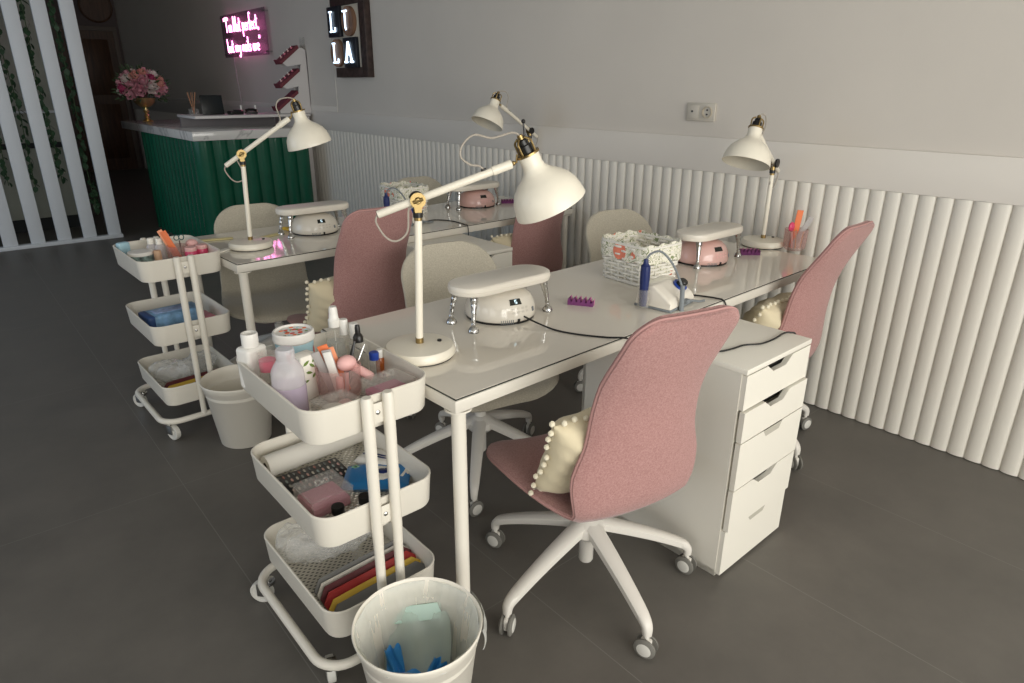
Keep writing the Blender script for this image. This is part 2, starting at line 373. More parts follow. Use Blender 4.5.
# far end: door with its frame, round brown disc above
d=struct('door_1',MB().span((2.02,13.75,0),(2.84,13.79,2.25)),M_door)
struct('door_panel',MB().span((2.12,13.742,1.25),(2.74,13.75,2.12),bev=.004).span((2.12,13.742,.2),(2.74,13.75,1.1),bev=.004),M_door,d)
struct('door_frame',MB().span((1.95,13.73,0),(2.02,13.79,2.25),bev=.005).span((2.84,13.73,0),(2.90,13.79,2.25),bev=.005).span((1.95,13.73,2.25),(2.90,13.79,2.32),bev=.005),M_frame,d)
struct('door_handle',MB().cyl((2.08,13.75,1.02),(2.08,13.70,1.02),.01).cyl((2.08,13.70,1.02),(2.19,13.70,1.02),.009),M_chrome,d)
t=thing('wall_disc','round dark brown wooden disc hanging high above the far door','wall decoration',(2.66,13.77,2.62))
X=Matrix.Rotation(R(90),4,'X')
obj('disc',MB().lathe([(0,-.0),(.20,0),(.235,.012),(.235,.03),(0,.03)],40,X=X),M_clock,t)
obj('rim',MB().tube([(.235*math.cos(a*PI/24),-.03,.235*math.sin(a*PI/24)) for a in range(48)],.014,8,closed=True),M_clock,t)

# ---------------------------------------------------------------- slatted screen and what stands behind it
scr=thing('slatted_screen','tall white screen of wide upright boards left of the green counter','room divider',(0,7.5,0))
mb=MB().span((-1.9,-.03,0),(1.292,.05,.035),bev=.004); obj('bottom_rail',mb,M_board,scr)
mb=MB().span((-1.9,-.03,2.86),(1.292,.05,2.948),bev=.004); obj('top_rail',mb,M_board,scr)
k=0; x=1.282
while x>-1.8:
    obj('board',lambda:MB().box((0,0,1.45),(.112,.045,2.83),bev=.004),M_board,scr,key='screen_board',loc=(x-.056,.01,0)); x-=.2105
pan=solo('partition_panel',MB().span((-2.2,8.34,.13),(1.12,8.42,2.6),bev=.004).span((1.12,8.3,.13),(1.17,8.44,2.6),bev=.003),M_panel,'grey green panel wall standing behind the slatted screen','partition')
obj('plinth',MB().span((-2.2,8.36,0),(1.17,8.43,.13)),M_dark,pan)
obj('white_rail',MB().span((-2.2,8.31,1.15),(1.16,8.34,1.172)),M_board,pan)
obj('dark_rail',MB().span((-2.2,8.31,.82),(1.16,8.34,.87)),M_dark,pan)
def garland(x,y,z0,z1,n,seed,wig=.016):
    rnd=random.Random(seed); st=MB(); lf=MB(); pts=[]
    ph=rnd.random()*6
    for i in range(24):
        t=i/23; z=z1+(z0-z1)*t; pts.append((wig*math.sin(z*5+ph)*.6,wig*.4*math.cos(z*4+ph),z))
    st.tube(pts,.004,6)
    for i in range(n):
        z=z0+(z1-z0)*(i+rnd.random()*.7)/n; a=rnd.random()*2*PI; r=.008+.022*rnd.random(); s=.024+.010*rnd.random()
        cx=wig*math.sin(z*5+ph)*.6+r*math.cos(a); cy=wig*.4*math.cos(z*4+ph)+r*math.sin(a)
        M=Matrix.Translation((cx,cy,z))@Matrix.Rotation(a,4,'Z')@Matrix.Rotation(rnd.uniform(.5,1.9),4,'Y')@Matrix.Rotation(rnd.uniform(-.5,.5),4,'X')
        o=[(-s,0,0),(-.55*s,.62*s,.12*s),(.1*s,.8*s,.1*s),(.62*s,.52*s,0),(1.15*s,0,-.25*s),(.62*s,-.52*s,0),(.1*s,-.8*s,.1*s),(-.55*s,-.62*s,.12*s),(0,0,.06*s)]
        lf.add([M@Vector(p) for p in o],[(i2,(i2+1)%8,8) for i2 in range(8)])
    return st,lf
IV=[(1.135,7.62,.22,2.945,120,'nearest the dark doorway, along the last board'),(1.055,7.66,.45,2.945,90,'in the same gap, left of the longest one'),(.905,7.64,.55,2.945,90,'in the second gap from the right'),
    (.835,7.62,.60,2.945,90,'hugging the left edge of the second gap'),(.70,7.66,.5,2.945,90,'in the third gap from the right'),(.64,7.62,.80,2.945,80,'hugging the left edge of the third gap'),(.50,7.66,.55,2.945,80,'in the fourth gap from the right'),(.42,7.62,.8,2.945,70,'hugging the left edge of the fourth gap')]
for i,(x,y,z0,z1,n,w) in enumerate(IV):
    st,lf=garland(0,0,z0,z1,n,i+3)
    t=thing('ivy_garland','green ivy garland hanging behind the screen, '+w,'plant',(x,y,0),0,'ivy garlands behind the slatted screen')
    obj('vine',st,M_stem,t); obj('leaves',lf,M_ivy,t,angle=80)

# ---------------------------------------------------------------- reception counter
rc=thing('reception_counter','reception counter with glossy green fluted front and marble top','counter',(1.71,6.12,0),R(1.1))
def greenfront():
    mb=MB(); pr=[]
    # walk round left side then front: half-round corrugations
    def run(a,b,p,side):
        L=(Vector(b)-Vector(a)).length; n=round(L/p); d=(Vector(b)-Vector(a))/L; nn=Vector((d.y,-d.x)) if side else Vector((-d.y,d.x)); q=L/n
        for i in range(n):
            for k in range(12):
                t=PI*k/12; pr.append(tuple(Vector(a)+d*(i*q+q*k/12)+nn*.032*math.sin(t)**1.1))
    run((.05,1.75),(.05,.06),.12,True); run((.05,.06),(1.04,.06),.12,True); pr.append((1.04,.06))
    n=len(pr); vs=[(x,y,z) for z in(0,.98) for x,y in pr]; return mb.add(vs,[(i,i+1,n+i+1,n+i) for i in range(n-1)])
obj('fluted_front',greenfront(),M_green,rc,angle=50)
obj('carcass',MB().span((.06,.07,0),(1.0,1.74,.975)),M_white,rc)
obj('marble_top',MB().span((0,0,.975),(1.05,2.36,1.05),bev=.004),M_marble,rc)
obj('upper_shelf',MB().span((.13,.28,1.138),(1.20,.78,1.162),bev=.003).span((.12,.66,1.05),(1.0,.69,1.135),m=mat('under_shelf_shade',(112,108,110),.4)),M_rack,rc)  # grey panel added: its colour stands in for the dark reflection under the shelf
obj('side_post',MB().span((1.04,.29,0),(1.19,.75,1.135),bev=.004),M_rack,rc,label='plain white end post beside the wall')
YS=6.50; ZS=1.165
# gold vase and flowers on the marble
vz=solo('footed_vase',MB().lathe([(0,0),(.052,0),(.055,.008),(.03,.02),(.018,.035),(.028,.055),(.016,.078),(.03,.10),(.02,.125),(.022,.14),(.06,.155),(.098,.19),(.112,.235),(.106,.235),(.09,.195),(0,.165)],32),M_gold,'footed gold vase standing on the far end of the marble counter','vase',(1.87,8.20,1.05))
bq=thing('rose_bouquet','round bouquet of pink and white roses in the gold vase','flowers',(1.87,8.20,1.30)); bq.scale=(1.22,1.22,1.22)
rnd=random.Random(5)
def rose(r,rn):
    mb=MB(); mb.sph((0,0,0),r*.5,8)
    for ring,(nr,rr,h,tilt) in enumerate(((4,.45,.15,.15),(5,.75,.0,.45),(6,1.0,-.2,.85))):
        for i in range(nr):
            a=2*PI*(i+ring*.4)/nr+rn.random()*.2
            def f(u,v):
                w=(u-.5)*1.5*r*(.7+.3*ring); hh=v*r*1.1; w*=math.sin(PI*min(1,.25+v*.72))**.6
                q=Vector((rr*r*.55+hh*math.sin(tilt)-(abs(u-.5)*2)**2*r*.22,w,h*r+hh*math.cos(tilt)-.4*r)); return Matrix.Rotation(a,3,'Z')@q
            mb.grid(f,5,4)
    return mb
pos=[]
for i in range(34):
    t=(i+.5)/34; ph=math.acos(1-1.35*t); a=i*2.39996; pos.append((ph,a))
for i,(ph,a) in enumerate(pos):
    d=Vector((math.sin(ph)*math.cos(a),math.sin(ph)*math.sin(a),math.cos(ph))); rr=rnd.uniform(.036,.05)
    q=d.to_track_quat('Z','Y').to_matrix().to_4x4(); p=Vector((d.x*.165,d.y*.165,.07+d.z*.13))
    k=(1,2,3,0,1,2,1,3,2,1,0)[i%11]; mb=MB(); rs=rose(rr,rnd); mb.add(rs.v,rs.f,X=Matrix.Translation(p)@q); obj('rose',mb,M_rose[k],bq,angle=60)
mb=MB()
for i in range(170):
    ph=math.acos(1-1.5*rnd.random()); a=rnd.random()*2*PI; d=Vector((math.sin(ph)*math.cos(a),math.sin(ph)*math.sin(a),math.cos(ph)))
    q=d.to_track_quat('Z','Y').to_matrix().to_4x4(); p=d*rnd.uniform(.14,.205)+Vector((0,0,.05)); s=.022
    mb.add([(-s*.5,0,0),(0,s*.3,s*.9),(s*.5,0,0),(0,-.004,s*2)],[(0,2,3),(0,1,3),(1,2,3)],X=Matrix.Translation(p)@q@Matrix.Rotation(rnd.random()*6,4,'Z'))
obj('foliage',mb,M_stem,bq,angle=60)
mb=MB()
for i in range(9):
    a=i*.7; mb.tube([(.02*math.cos(a),.02*math.sin(a),-.10),(.07*math.cos(a),.07*math.sin(a),.09)],.003,5)
obj('stems',mb,M_stem,bq)
# items on the upper shelf
t=thing('reed_diffuser','clear square diffuser bottle holding thin reeds on the counter shelf','diffuser',(1.862,YS,ZS))
obj('bottle',MB().span((-.035,-.035,0),(.035,.035,.055),bev=.006).span((-.014,-.014,.055),(.014,.014,.07),bev=.003),M_clear,t)
for i in range(6):
    a=i*1.1; obj('reed',MB().tube([(0,0,.012),(.035*math.cos(a),.025*math.sin(a),.19)],.0022,5),mat('reed_wood',(170,122,90),.8),t)
t=thing('tablet_screen','black tablet propped upright on the counter shelf','tablet',(2.035,YS+.02,ZS),R(4))
obj('slab',MB().box((0,0,.085),(.195,.010,.165),bev=.004,X=Matrix.Rotation(R(-8),4,'X')),mat('dark_screen',(22,26,28),.35),t)
obj('stand',MB().box((0,.045,.012),(.09,.10,.014),bev=.004),M_black,t)
def lump(s,sq=(1,1,1),n=16):
    return MB().sph((0,0,s*sq[2]),s,n,sq=sq)
t=solo('card_terminal',MB().box((0,0,.016),(.13,.075,.03),bev=.01).box((.02,.0,.036),(.06,.05,.012),bev=.004),M_black,'small black terminal lying beside the tablet on the shelf','terminal',(2.22,YS,ZS),R(10))
t=solo('desk_phone',MB().box((0,0,.012),(.11,.07,.02),bev=.006).tube([(-.05,0,.03),(-.02,0,.04),(.02,0,.04),(.05,0,.03)],.012,8),M_black,'black handset lying right of the terminal on the shelf','phone',(2.37,YS+.02,ZS),R(-12))
for i,(x,y,c,w) in enumerate(((2.31,YS+.1,M_pinkpl,'behind the handset'),(2.45,YS+.12,M_palepink,'nearest the display rack'))):
    t=thing('nail_polish_bottle','small pink polish bottle on the counter shelf, '+w,'bottle',(x,y,ZS))
    obj('glass_body',MB().lathe([(0,0),(.016,0),(.018,.005),(.018,.03),(.008,.036),(.008,.04)],14),c,t); obj('cap',MB().lathe([(.0085,.036),(.0085,.075),(0,.075)],14),M_whitepl,t)
# polish display rack seen from its side
rk=thing('polish_display_rack','tall white zigzag polish rack with sloping maroon shelves','display rack',(.693,YS-.02,0)); rk.scale=(.77,1,1)
side=[(2.925,ZS),(2.52,ZS),(2.515,1.205),(2.775,1.352),(2.785,1.405),(2.63,1.382),(2.575,1.405),(2.825,1.545),(2.84,1.600),(2.665,1.578),(2.605,1.612),(2.84,1.745),(2.875,1.745),(2.93,1.72)]
obj('side_panel',MB().prism(side,0,.012,axis='y'),M_rack,rk); obj('side_panel',MB().prism(side,.108,.12,axis='y'),M_rack,rk)
obj('back_panel',MB().span((2.918,0,ZS),(2.934,.12,1.725)),M_rack,rk)
obj('clear_header',MB().span((2.920,.01,1.725),(2.927,.11,1.84),bev=.002),M_clear,rk)
SH=(((2.505,1.190),(2.775,1.345)),((2.565,1.392),(2.82,1.540)),((2.600,1.600),(2.835,1.740)))
for (a,b) in SH:
    dx,dz=b[0]-a[0],b[1]-a[1]; L=math.hypot(dx,dz); nx,nz=-dz/L,dx/L
    q=[a,b,(b[0]+nx*.03,b[1]+nz*.03),(a[0]+nx*.03,a[1]+nz*.03)]
    obj('shelf',MB().prism(q,-.006,.126,axis='y').prism([a,(a[0]+nx*.045,a[1]+nz*.045),(a[0]+nx*.045-dx/L*.008,a[1]+nz*.045-dz/L*.008),(a[0]-dx/L*.008,a[1]-dz/L*.008)],-.006,.126,axis='y'),M_maroonpl,rk,label='sloping maroon acrylic shelf')
for s_,((ax,az),(bx,bz)) in enumerate(SH[1:]):
    for i in range(4):
        t_=.2+.2*i; x=ax+(bx-ax)*t_-.014; z=az+(bz-az)*t_+.027
        t=thing('display_polish_bottle','%s polish bottle, %s from the bottom edge of the %s sloping rack shelf'%(('pale','pink')[i%2],('first','second','third','fourth')[i],('middle','top')[s_]),'bottle',(.693+.77*x,YS+.03,z),0,'polish bottles on the display rack')
        t.rotation_euler=(0,-math.atan2(bz-az,bx-ax),0); t.scale=(.8,.8,.55)
        obj('glass_body',lambda:MB().lathe([(0,0),(.012,0),(.013,.004),(.013,.02),(.005,.025)],12),(M_palepink,M_pinkpl)[i%2],t,key='dpb%d'%(i%2)); obj('cap',lambda:MB().lathe([(.006,.022),(.006,.045),(0,.045)],12),M_whitepl,t,key='dpc')

# ---------------------------------------------------------------- signs on the right wall
STRK={'I':(.34,[[(.17,0),(.17,1)],[(.0,1),(.34,1)]]),"'":(.12,[[(.06,1),(.04,.8)]]),'"':(.2,[[(.05,1),(.03,.78)],[(.15,1),(.13,.78)]]),
'm':(.52,[[(0,.45),(.04,.0)],[(.02,.3),(.12,.45),(.2,.4),(.22,0)],[(.22,.3),(.33,.45),(.42,.38),(.45,0)]]),
'N':(.46,[[(.0,0),(.05,1)],[(.05,1),(.36,0)],[(.36,0),(.42,1)]]),
'o':(.34,[[(.16,.45),(.03,.3),(.04,.08),(.16,0),(.28,.1),(.3,.3),(.16,.45)]]),
't':(.3,[[(.12,.85),(.1,.15),(.16,0),(.26,.06)],[(0,.55),(.26,.6)]]),
'p':(.36,[[(.02,.5),(.06,-.4)],[(.04,.35),(.16,.48),(.3,.36),(.28,.12),(.14,.0),(.06,.08)]]),
'e':(.32,[[(.03,.22),(.27,.27),(.24,.42),(.12,.45),(.03,.3),(.04,.1),(.14,0),(.27,.06)]]),
'r':(.26,[[(.02,.45),(.05,0)],[(.04,.3),(.12,.42),(.23,.42)]]),
'f':(.26,[[(.26,1.0),(.16,1.06),(.1,.9),(.1,-.05)],[(0,.5),(.22,.55)]]),
'c':(.28,[[(.25,.4),(.12,.45),(.03,.3),(.04,.1),(.13,0),(.25,.06)]]),
'b':(.34,[[(.03,1),(.04,0)],[(.04,.3),(.16,.44),(.29,.32),(.26,.08),(.14,0),(.04,.08)]]),
'u':(.36,[[(.02,.45),(.03,.12),(.12,0),(.24,.1)],[(.26,.45),(.28,0)]]),
'y':(.34,[[(.02,.45),(.05,.15),(.14,.06),(.25,.18)],[(.28,.45),(.24,-.2),(.12,-.38),(.02,-.25)]]),
'n':(.34,[[(.02,.45),(.04,0)],[(.03,.28),(.14,.45),(.25,.38),(.27,0)]]),
'a':(.34,[[(.26,.38),(.14,.45),(.03,.3),(.04,.08),(.14,0),(.25,.12)],[(.27,.45),(.28,.08),(.33,0)]]),
'i':(.14,[[(.05,.45),(.06,0)],[(.05,.66),(.055,.7)]]),
'l':(.16,[[(.05,1),(.05,.1),(.12,0)]]),
's':(.28,[[(.25,.4),(.12,.45),(.05,.35),(.14,.24),(.24,.12),(.16,0),(.03,.04)]]),
',':(.12,[[(.06,.06),(.02,-.12)]]),'.':(.1,[[(.04,.0),(.05,.04)]]),' ':(.2,[])}
def neon_line(root,txt,y0,y1,z0,h):
    W=sum(STRK[c][0]+.05 for c in txt); k=(y0-y1)/W; u=0
    for c in txt:
        w,st=STRK[c]
        if st:
            mb=MB()
            for s_ in st:
                pts=[(0,y0-(u+px)*k,z0+pz*h) for px,pz in s_]
                mb.tube(crom(pts,4) if len(pts)>2 else pts,.0062,8)
            obj('neon_letter',mb,M_neon,root)
        u+=w+.05
sg=thing('neon_sign','pink neon lettering on a clear plate on the right wall','neon sign',(2.888,-.09,0))
obj('backing_plate',MB().span((.012,7.35,1.71),(.02,8.66,2.15),bev=.002),M_neonplate,sg)
neon_line(sg,'"I\'m Not perfect,',8.53,7.50,1.965,.150)
neon_line(sg,'but my nails are"',8.50,7.50,1.76,.14)
mb=MB()
for y in(7.38,8.63):
    for z in(1.74,2.12): mb.cyl((.0,y,z),(.062,y,z),.008,n=12)
obj('standoff',mb,M_chrome,sg)
solo('sign_cable',MB().tube(crom([(2.942,8.42,1.72),(2.942,8.40,1.5),(2.942,8.37,1.3),(2.942,8.36,1.19)],5),.004,6),mat('white_cable',(190,182,186),.6),'thin pale cable running down the wall from the neon sign','cable')
# letter sign: dark frame, cream panel, four lit letters
ls=thing('letter_sign','dark framed sign with four lit letters on square and oval tiles','sign',(2.950,-.10,0))
obj('frame',MB().span((-.06,5.32,2.035),(0,5.90,2.10),bev=.004).span((-.06,5.32,1.48),(0,5.415,2.035),bev=.004).span((-.06,5.415,1.48),(0,5.88,1.558),bev=.004).span((-.03,5.415,1.558),(0,5.82,2.035)),M_signframe,ls)
obj('cream_panel',MB().span((-.045,5.415,1.558),(-.03,5.82,2.035),bev=.002),M_signcream,ls)
def oval(cy,cz,ry,rz):
    return [(cy+ry*math.cos(a*PI/20),cz+rz*math.sin(a*PI/20)) for a in range(40)]
def letter(mb,strokes,w=.007):
    for st in strokes:
        for (a,b) in zip(st,st[1:]):
            mb.tube([(-.085,a[0],a[1]),(-.085,b[0],b[1])],w if len(st)<3 else w,8)
L_=lambda cy,cz,h=.15,w=.07:[[(cy+w*.35,cz+h/2),(cy+w*.35,cz-h/2)],[(cy+w*.65,cz+h/2),(cy+w*.05,cz+h/2)],[(cy+w*.65,cz-h/2),(cy-w*.65,cz-h/2)],[(cy-w*.65,cz-h/2),(cy-w*.65,cz-h/2+.03)]]
tl=obj('letter_tile',MB().span((-.075,5.72,1.80),(-.045,5.94,2.035),bev=.003),M_signblack,ls,label='black square tile with a lit L'); m_=MB(); letter(m_,L_(5.83,1.918)); obj('letter',m_,M_bulb,tl)
tl=obj('letter_tile',MB().prism(oval(5.58,1.91,.105,.112),-.075,-.045,axis='x'),M_signbrown,ls,label='brown oval tile at top right'); m_=MB(); letter(m_,[[(5.60,1.985),(5.60,1.86),(5.585,1.84)],[(5.635,1.985),(5.565,1.985)]]); obj('letter',m_,M_bulb,tl)
m_=MB(); letter(m_,[[(5.585,1.84),(5.56,1.84),(5.535,1.86),(5.53,1.985)]],.006); obj('letter',m_,M_signbrown,tl,label='unlit stroke of the letter')
tl=obj('letter_tile',MB().prism(oval(5.82,1.675,.105,.11),-.075,-.045,axis='x'),M_signbrown,ls,label='brown oval tile with a lit L'); m_=MB(); letter(m_,L_(5.815,1.675)); obj('letter',m_,M_bulb,tl)
tl=obj('letter_tile',MB().span((-.075,5.465,1.556),(-.045,5.69,1.788),bev=.003),M_signblack,ls,label='black square tile with a lit A'); m_=MB()
letter(m_,[[(5.58,1.755),(5.63,1.60)],[(5.58,1.755),(5.53,1.60)],[(5.61,1.66),(5.55,1.66)],[(5.65,1.60),(5.61,1.60)],[(5.55,1.60),(5.51,1.60)]],.009); obj('letter',m_,M_bulb,tl)
# double socket plate
so=thing('socket_plate','grey white double socket plate on the right wall','socket',(2.950,2.03,1.30))
obj('plate',MB().box((-.006,0,0),(.012,.165,.085),bev=.004),mat('socket_plastic',(196,190,178),.4),so)
obj('cable_outlet',MB().box((-.0135,.04,0),(.003,.062,.062),bev=.002).cyl((-.014,.045,.003),(-.017,.045,.003),.005,n=12,m=M_black),mat('socket_plastic',(196,190,178),.4),so)
sk=obj('socket_outlet',MB().lathe([(.028,0),(.028,-.006),(.023,-.006),(.022,.004),(0,.004)],24,X=Matrix.Translation((-.012,-.04,0))@Matrix.Rotation(R(90),4,'Y')),mat('socket_cream',(186,176,156),.4),so)
obj('socket_hole',MB().cyl((-.017,-.04,.010),(-.012,-.04,.010),.004,n=10).cyl((-.017,-.04,-.010),(-.012,-.04,-.010),.004,n=10),M_black,sk)

# ---------------------------------------------------------------- tables
def table(label,group,x0,y0,w,d,rz):
    a=R(rz); t=thing('manicure_table',label,'table',(x0+w/2*math.cos(a)-d/2*math.sin(a),y0+w/2*math.sin(a)+d/2*math.cos(a),0),a)
    obj('tabletop',MB().box((0,0,.7167),(w,d,.0326),bev=.0025),M_white,t)
    obj('glass_sheet',MB().box((0,0,.7345),(w-.008,d-.008,.003),m=M_glassedge).box((0,0,.7363),(w-.012,d-.012,.0014),m=M_glass),M_glass,t,label='clear glass sheet with dark edge')
    for sx in(-1,1):
        for sy in(-1,1):
            l=obj('leg',lambda:MB().cyl((0,0,.012),(0,0,.698),.0185,n=24).lathe([(.019,.69),(.034,.693),(.034,.698),(0,.698)],24),M_metal_w,t,key='tleg',loc=(sx*(w/2-.034),sy*(d/2-.034),0))
            obj('foot_pad',lambda:MB().lathe([(0,0),(.016,0),(.017,.012),(0,.012)],20),M_greypl,l,key='tfoot')
    return t
table('nearest long white table with glass top, front row','',.797,1.137,2.0,.655,2.1)
table('long white table with glass top in the back row, before the green counter','',.848,2.718,2.02,.665,2.5)

# ---------------------------------------------------------------- drawer units
def cabinet(label,x0,x1,y0,y1,rz=0,openings=(0,.008,.008,.007,.0)):
    w,d,H=x1-x0,y1-y0,.699
    t=thing('drawer_unit',label,'drawer unit',((x0+x1)/2,(y0+y1)/2,0),rz)
    fy=-d/2
    mb=MB().span((-w/2,fy+.016,.0),(-w/2+.014,d/2,H-.016)).span((w/2-.014,fy+.016,0),(w/2,d/2,H-.016)).span((-w/2,d/2-.012,.0),(w/2,d/2,H-.016)).span((-w/2,fy+.016,0),(w/2,d/2,.02)).span((-w/2+.014,fy+.05,.02),(w/2-.014,d/2-.012,H-.016))
    obj('carcass',mb,M_cab,t); obj('top_panel',MB().span((-w/2-.001,fy,H-.016),(w/2+.001,d/2,H),bev=.0015),M_cab,t)
    zs=[.682,.572,.472,.314,.170,.008]
    for i in range(5):
        z1,z0=zs[i]-.002,zs[i+1]+.002; o=openings[i]; y=fy-o
        hw=.072; s=.025; 
        if i in(0,1,3): poly=[(-w/2+.002,z0),(w/2-.002,z0),(w/2-.002,z1),(hw,z1),(hw-.036,z1-s),(-hw+.036,z1-s),(-hw,z1),(-w/2+.002,z1)]
        else: poly=[(-w/2+.002,z0),(w/2-.002,z0),(w/2-.002,z1),(-w/2+.002,z1)]
        mb=MB().prism(poly,y,y+.016,axis='y')
        dr=obj('drawer',mb,M_cab,t)
        if o: obj('drawer_side',MB().span((-w/2+.016,y+.016,z0+.004),(-w/2+.03,fy+.06,z1-.03)).span((w/2-.03,y+.016,z0+.004),(w/2-.016,fy+.06,z1-.03)),M_cab,dr)
        if i in(2,4):
            zc=z1-.012; obj('grip_shade',MB().prism([(-.055,zc+.012),(.055,zc+.012),(.038,zc-.010),(-.038,zc-.010)],y-.0008,y+.002,axis='y'),mat('recess_shade',(176,172,160),.6),dr)  # grey patch on the flat front, painted as the shade of a grip
        else: obj('grip_shade',MB().prism([(-hw+.001,z1+.0),(hw-.001,z1+.0),(hw-.001,z1-s-.004),(-hw+.001,z1-s-.004)],fy+.022,fy+.03,axis='y'),M_black,dr,label='black plate standing in for the shade behind the drawer cut-out')  # black plate colours in the dark drawer inside behind the cut-out
    return t
cabinet('white five drawer unit under the front row, between the two pink chairs',1.552,1.922,.846,1.440,R(1.2))
cabinet('white drawer unit under the back row, right of the left pink chair',1.655,2.02,2.37,2.96,R(0),(0,0,0,0,0))

# ---------------------------------------------------------------- chairs
PROF_HI=[(.240,.376),(.230,.396),(.195,.408),(.10,.415),(0,.407),(-.09,.396),(-.155,.389),(-.196,.402),(-.216,.446),(-.225,.52),(-.236,.61),(-.250,.71),(-.276,.80),(-.306,.88),(-.342,.972)]
PROF_LO=[(.240,.376),(.230,.396),(.195,.408),(.10,.415),(0,.412),(-.09,.406),(-.155,.406),(-.196,.420),(-.214,.455),(-.228,.53),(-.240,.60),(-.256,.68),(-.276,.75),(-.293,.80),(-.308,.842)]
W_HI=[.215,.240,.252,.252,.238,.214,.186,.178,.188,.194,.167,.160,.158,.153,.146]
W_LO=[.215,.235,.247,.250,.246,.236,.224,.218,.214,.210,.202,.200,.197,.194,.190]
def shell_curve(PR,W):
    P=crom([(0,y,z) for y,z in PR],6); w=crom([(x,0,0) for x in W],6); s=[0]
    for a,b in zip(P,P[1:]): s.append(s[-1]+(b-a).length)
    return P,[q.x for q in w],s
def shell(PR,W,rtop,rfront,th=.026):
    P,w,s=shell_curve(PR,W); Lt=s[-1]; n=len(P)
    # insert dense rows near both ends so the corners come out round
    rows=[]
    def at(d):
        for i in range(n-1):
            if s[i+1]>=d:
                t=(d-s[i])/max(1e-9,s[i+1]-s[i]); tan=(P[i+1]-P[i]).normalized(); return P[i].lerp(P[i+1],t),w[i]+(w[i+1]-w[i])*t,(P[min(i+2,n-1)]-P[max(i-1,0)]).normalized()
        return P[-1],w[-1],(P[-1]-P[-2]).normalized()
    ds=[rfront*(1-math.cos(PI/2*k/8)) for k in range(9)]+[rfront+(Lt-rfront-rtop)*k/30 for k in range(1,30)]+[Lt-rtop*(1-math.sin(PI/2*k/10)) if False else Lt-rtop+rtop*math.sin(PI/2*k/10) for k in range(11)]
    for d in ds:
        p,ww,t=at(min(d,Lt-1e-5))
        if d<rfront: ww-=rfront*(1-math.sqrt(max(0,1-((rfront-d)/rfront)**2)))
        if d>Lt-rtop: ww-=rtop*(1-math.sqrt(max(0,1-((d-(Lt-rtop))/rtop)**2)))
        nn=Vector((0,t.z,-t.y))   # outward (rear / under) side normal
        if nn.z>0 and t.y<-.5: nn=-nn
        rows.append((p,max(ww,.002),t,d/Lt))
    nu=21; vs=[];edge=[]
    def pt(p,ww,t,f,u,off):
        nrm=Vector((0,-t.z,t.y)) # left-hand normal of profile direction
        bowl=(.020 if f<.42 else .020+.030*math.sin(PI*min(1,max(0,(f-.42)/.58))))*(abs(u)**2.2)*min(1,ww/.2)*(1-max(0,(f-.80)/.2)*.75)
        up=-nrm  # towards the sitter
        if up.dot(Vector((0,.6,.8)))<0: up=-up
        q=Vector((u*ww,p.y,p.z))+up*bowl-up*off; return q
    for side,off in((0,0),(1,th)):
        for (p,ww,t,f) in rows:
            for i in range(nu):
                u=-1+2*i/(nu-1); o=off*(1 if abs(u)<.999 else .78) 
                q=pt(p,ww,t,f,u,o if side else (0 if abs(u)<.999 else th*.22)); vs.append(q)
    m=len(rows); fs=[]
    for j in range(m-1):
        for i in range(nu-1):
            a=j*nu+i; fs.append((a,a+1,a+nu+1,a+nu)); b=m*nu+a; fs.append((b,b+nu,b+nu+1,b+1))
    def rim():
        L=[(0,i) for i in range(nu)]+[(j,nu-1) for j in range(1,m)]+[(m-1,i) for i in range(nu-2,-1,-1)]+[(j,0) for j in range(m-2,0,-1)]; return L
    L=rim()
    for (a,b) in zip(L,L[1:]+L[:1]):
        A=a[0]*nu+a[1];B=b[0]*nu+b[1]; fs.append((A,A+m*nu,B+m*nu,B))
    pipe=[(vs[a*nu+b]+vs[m*nu+a*nu+b])/2 for a,b in L]
    return MB().add(vs,fs),pipe
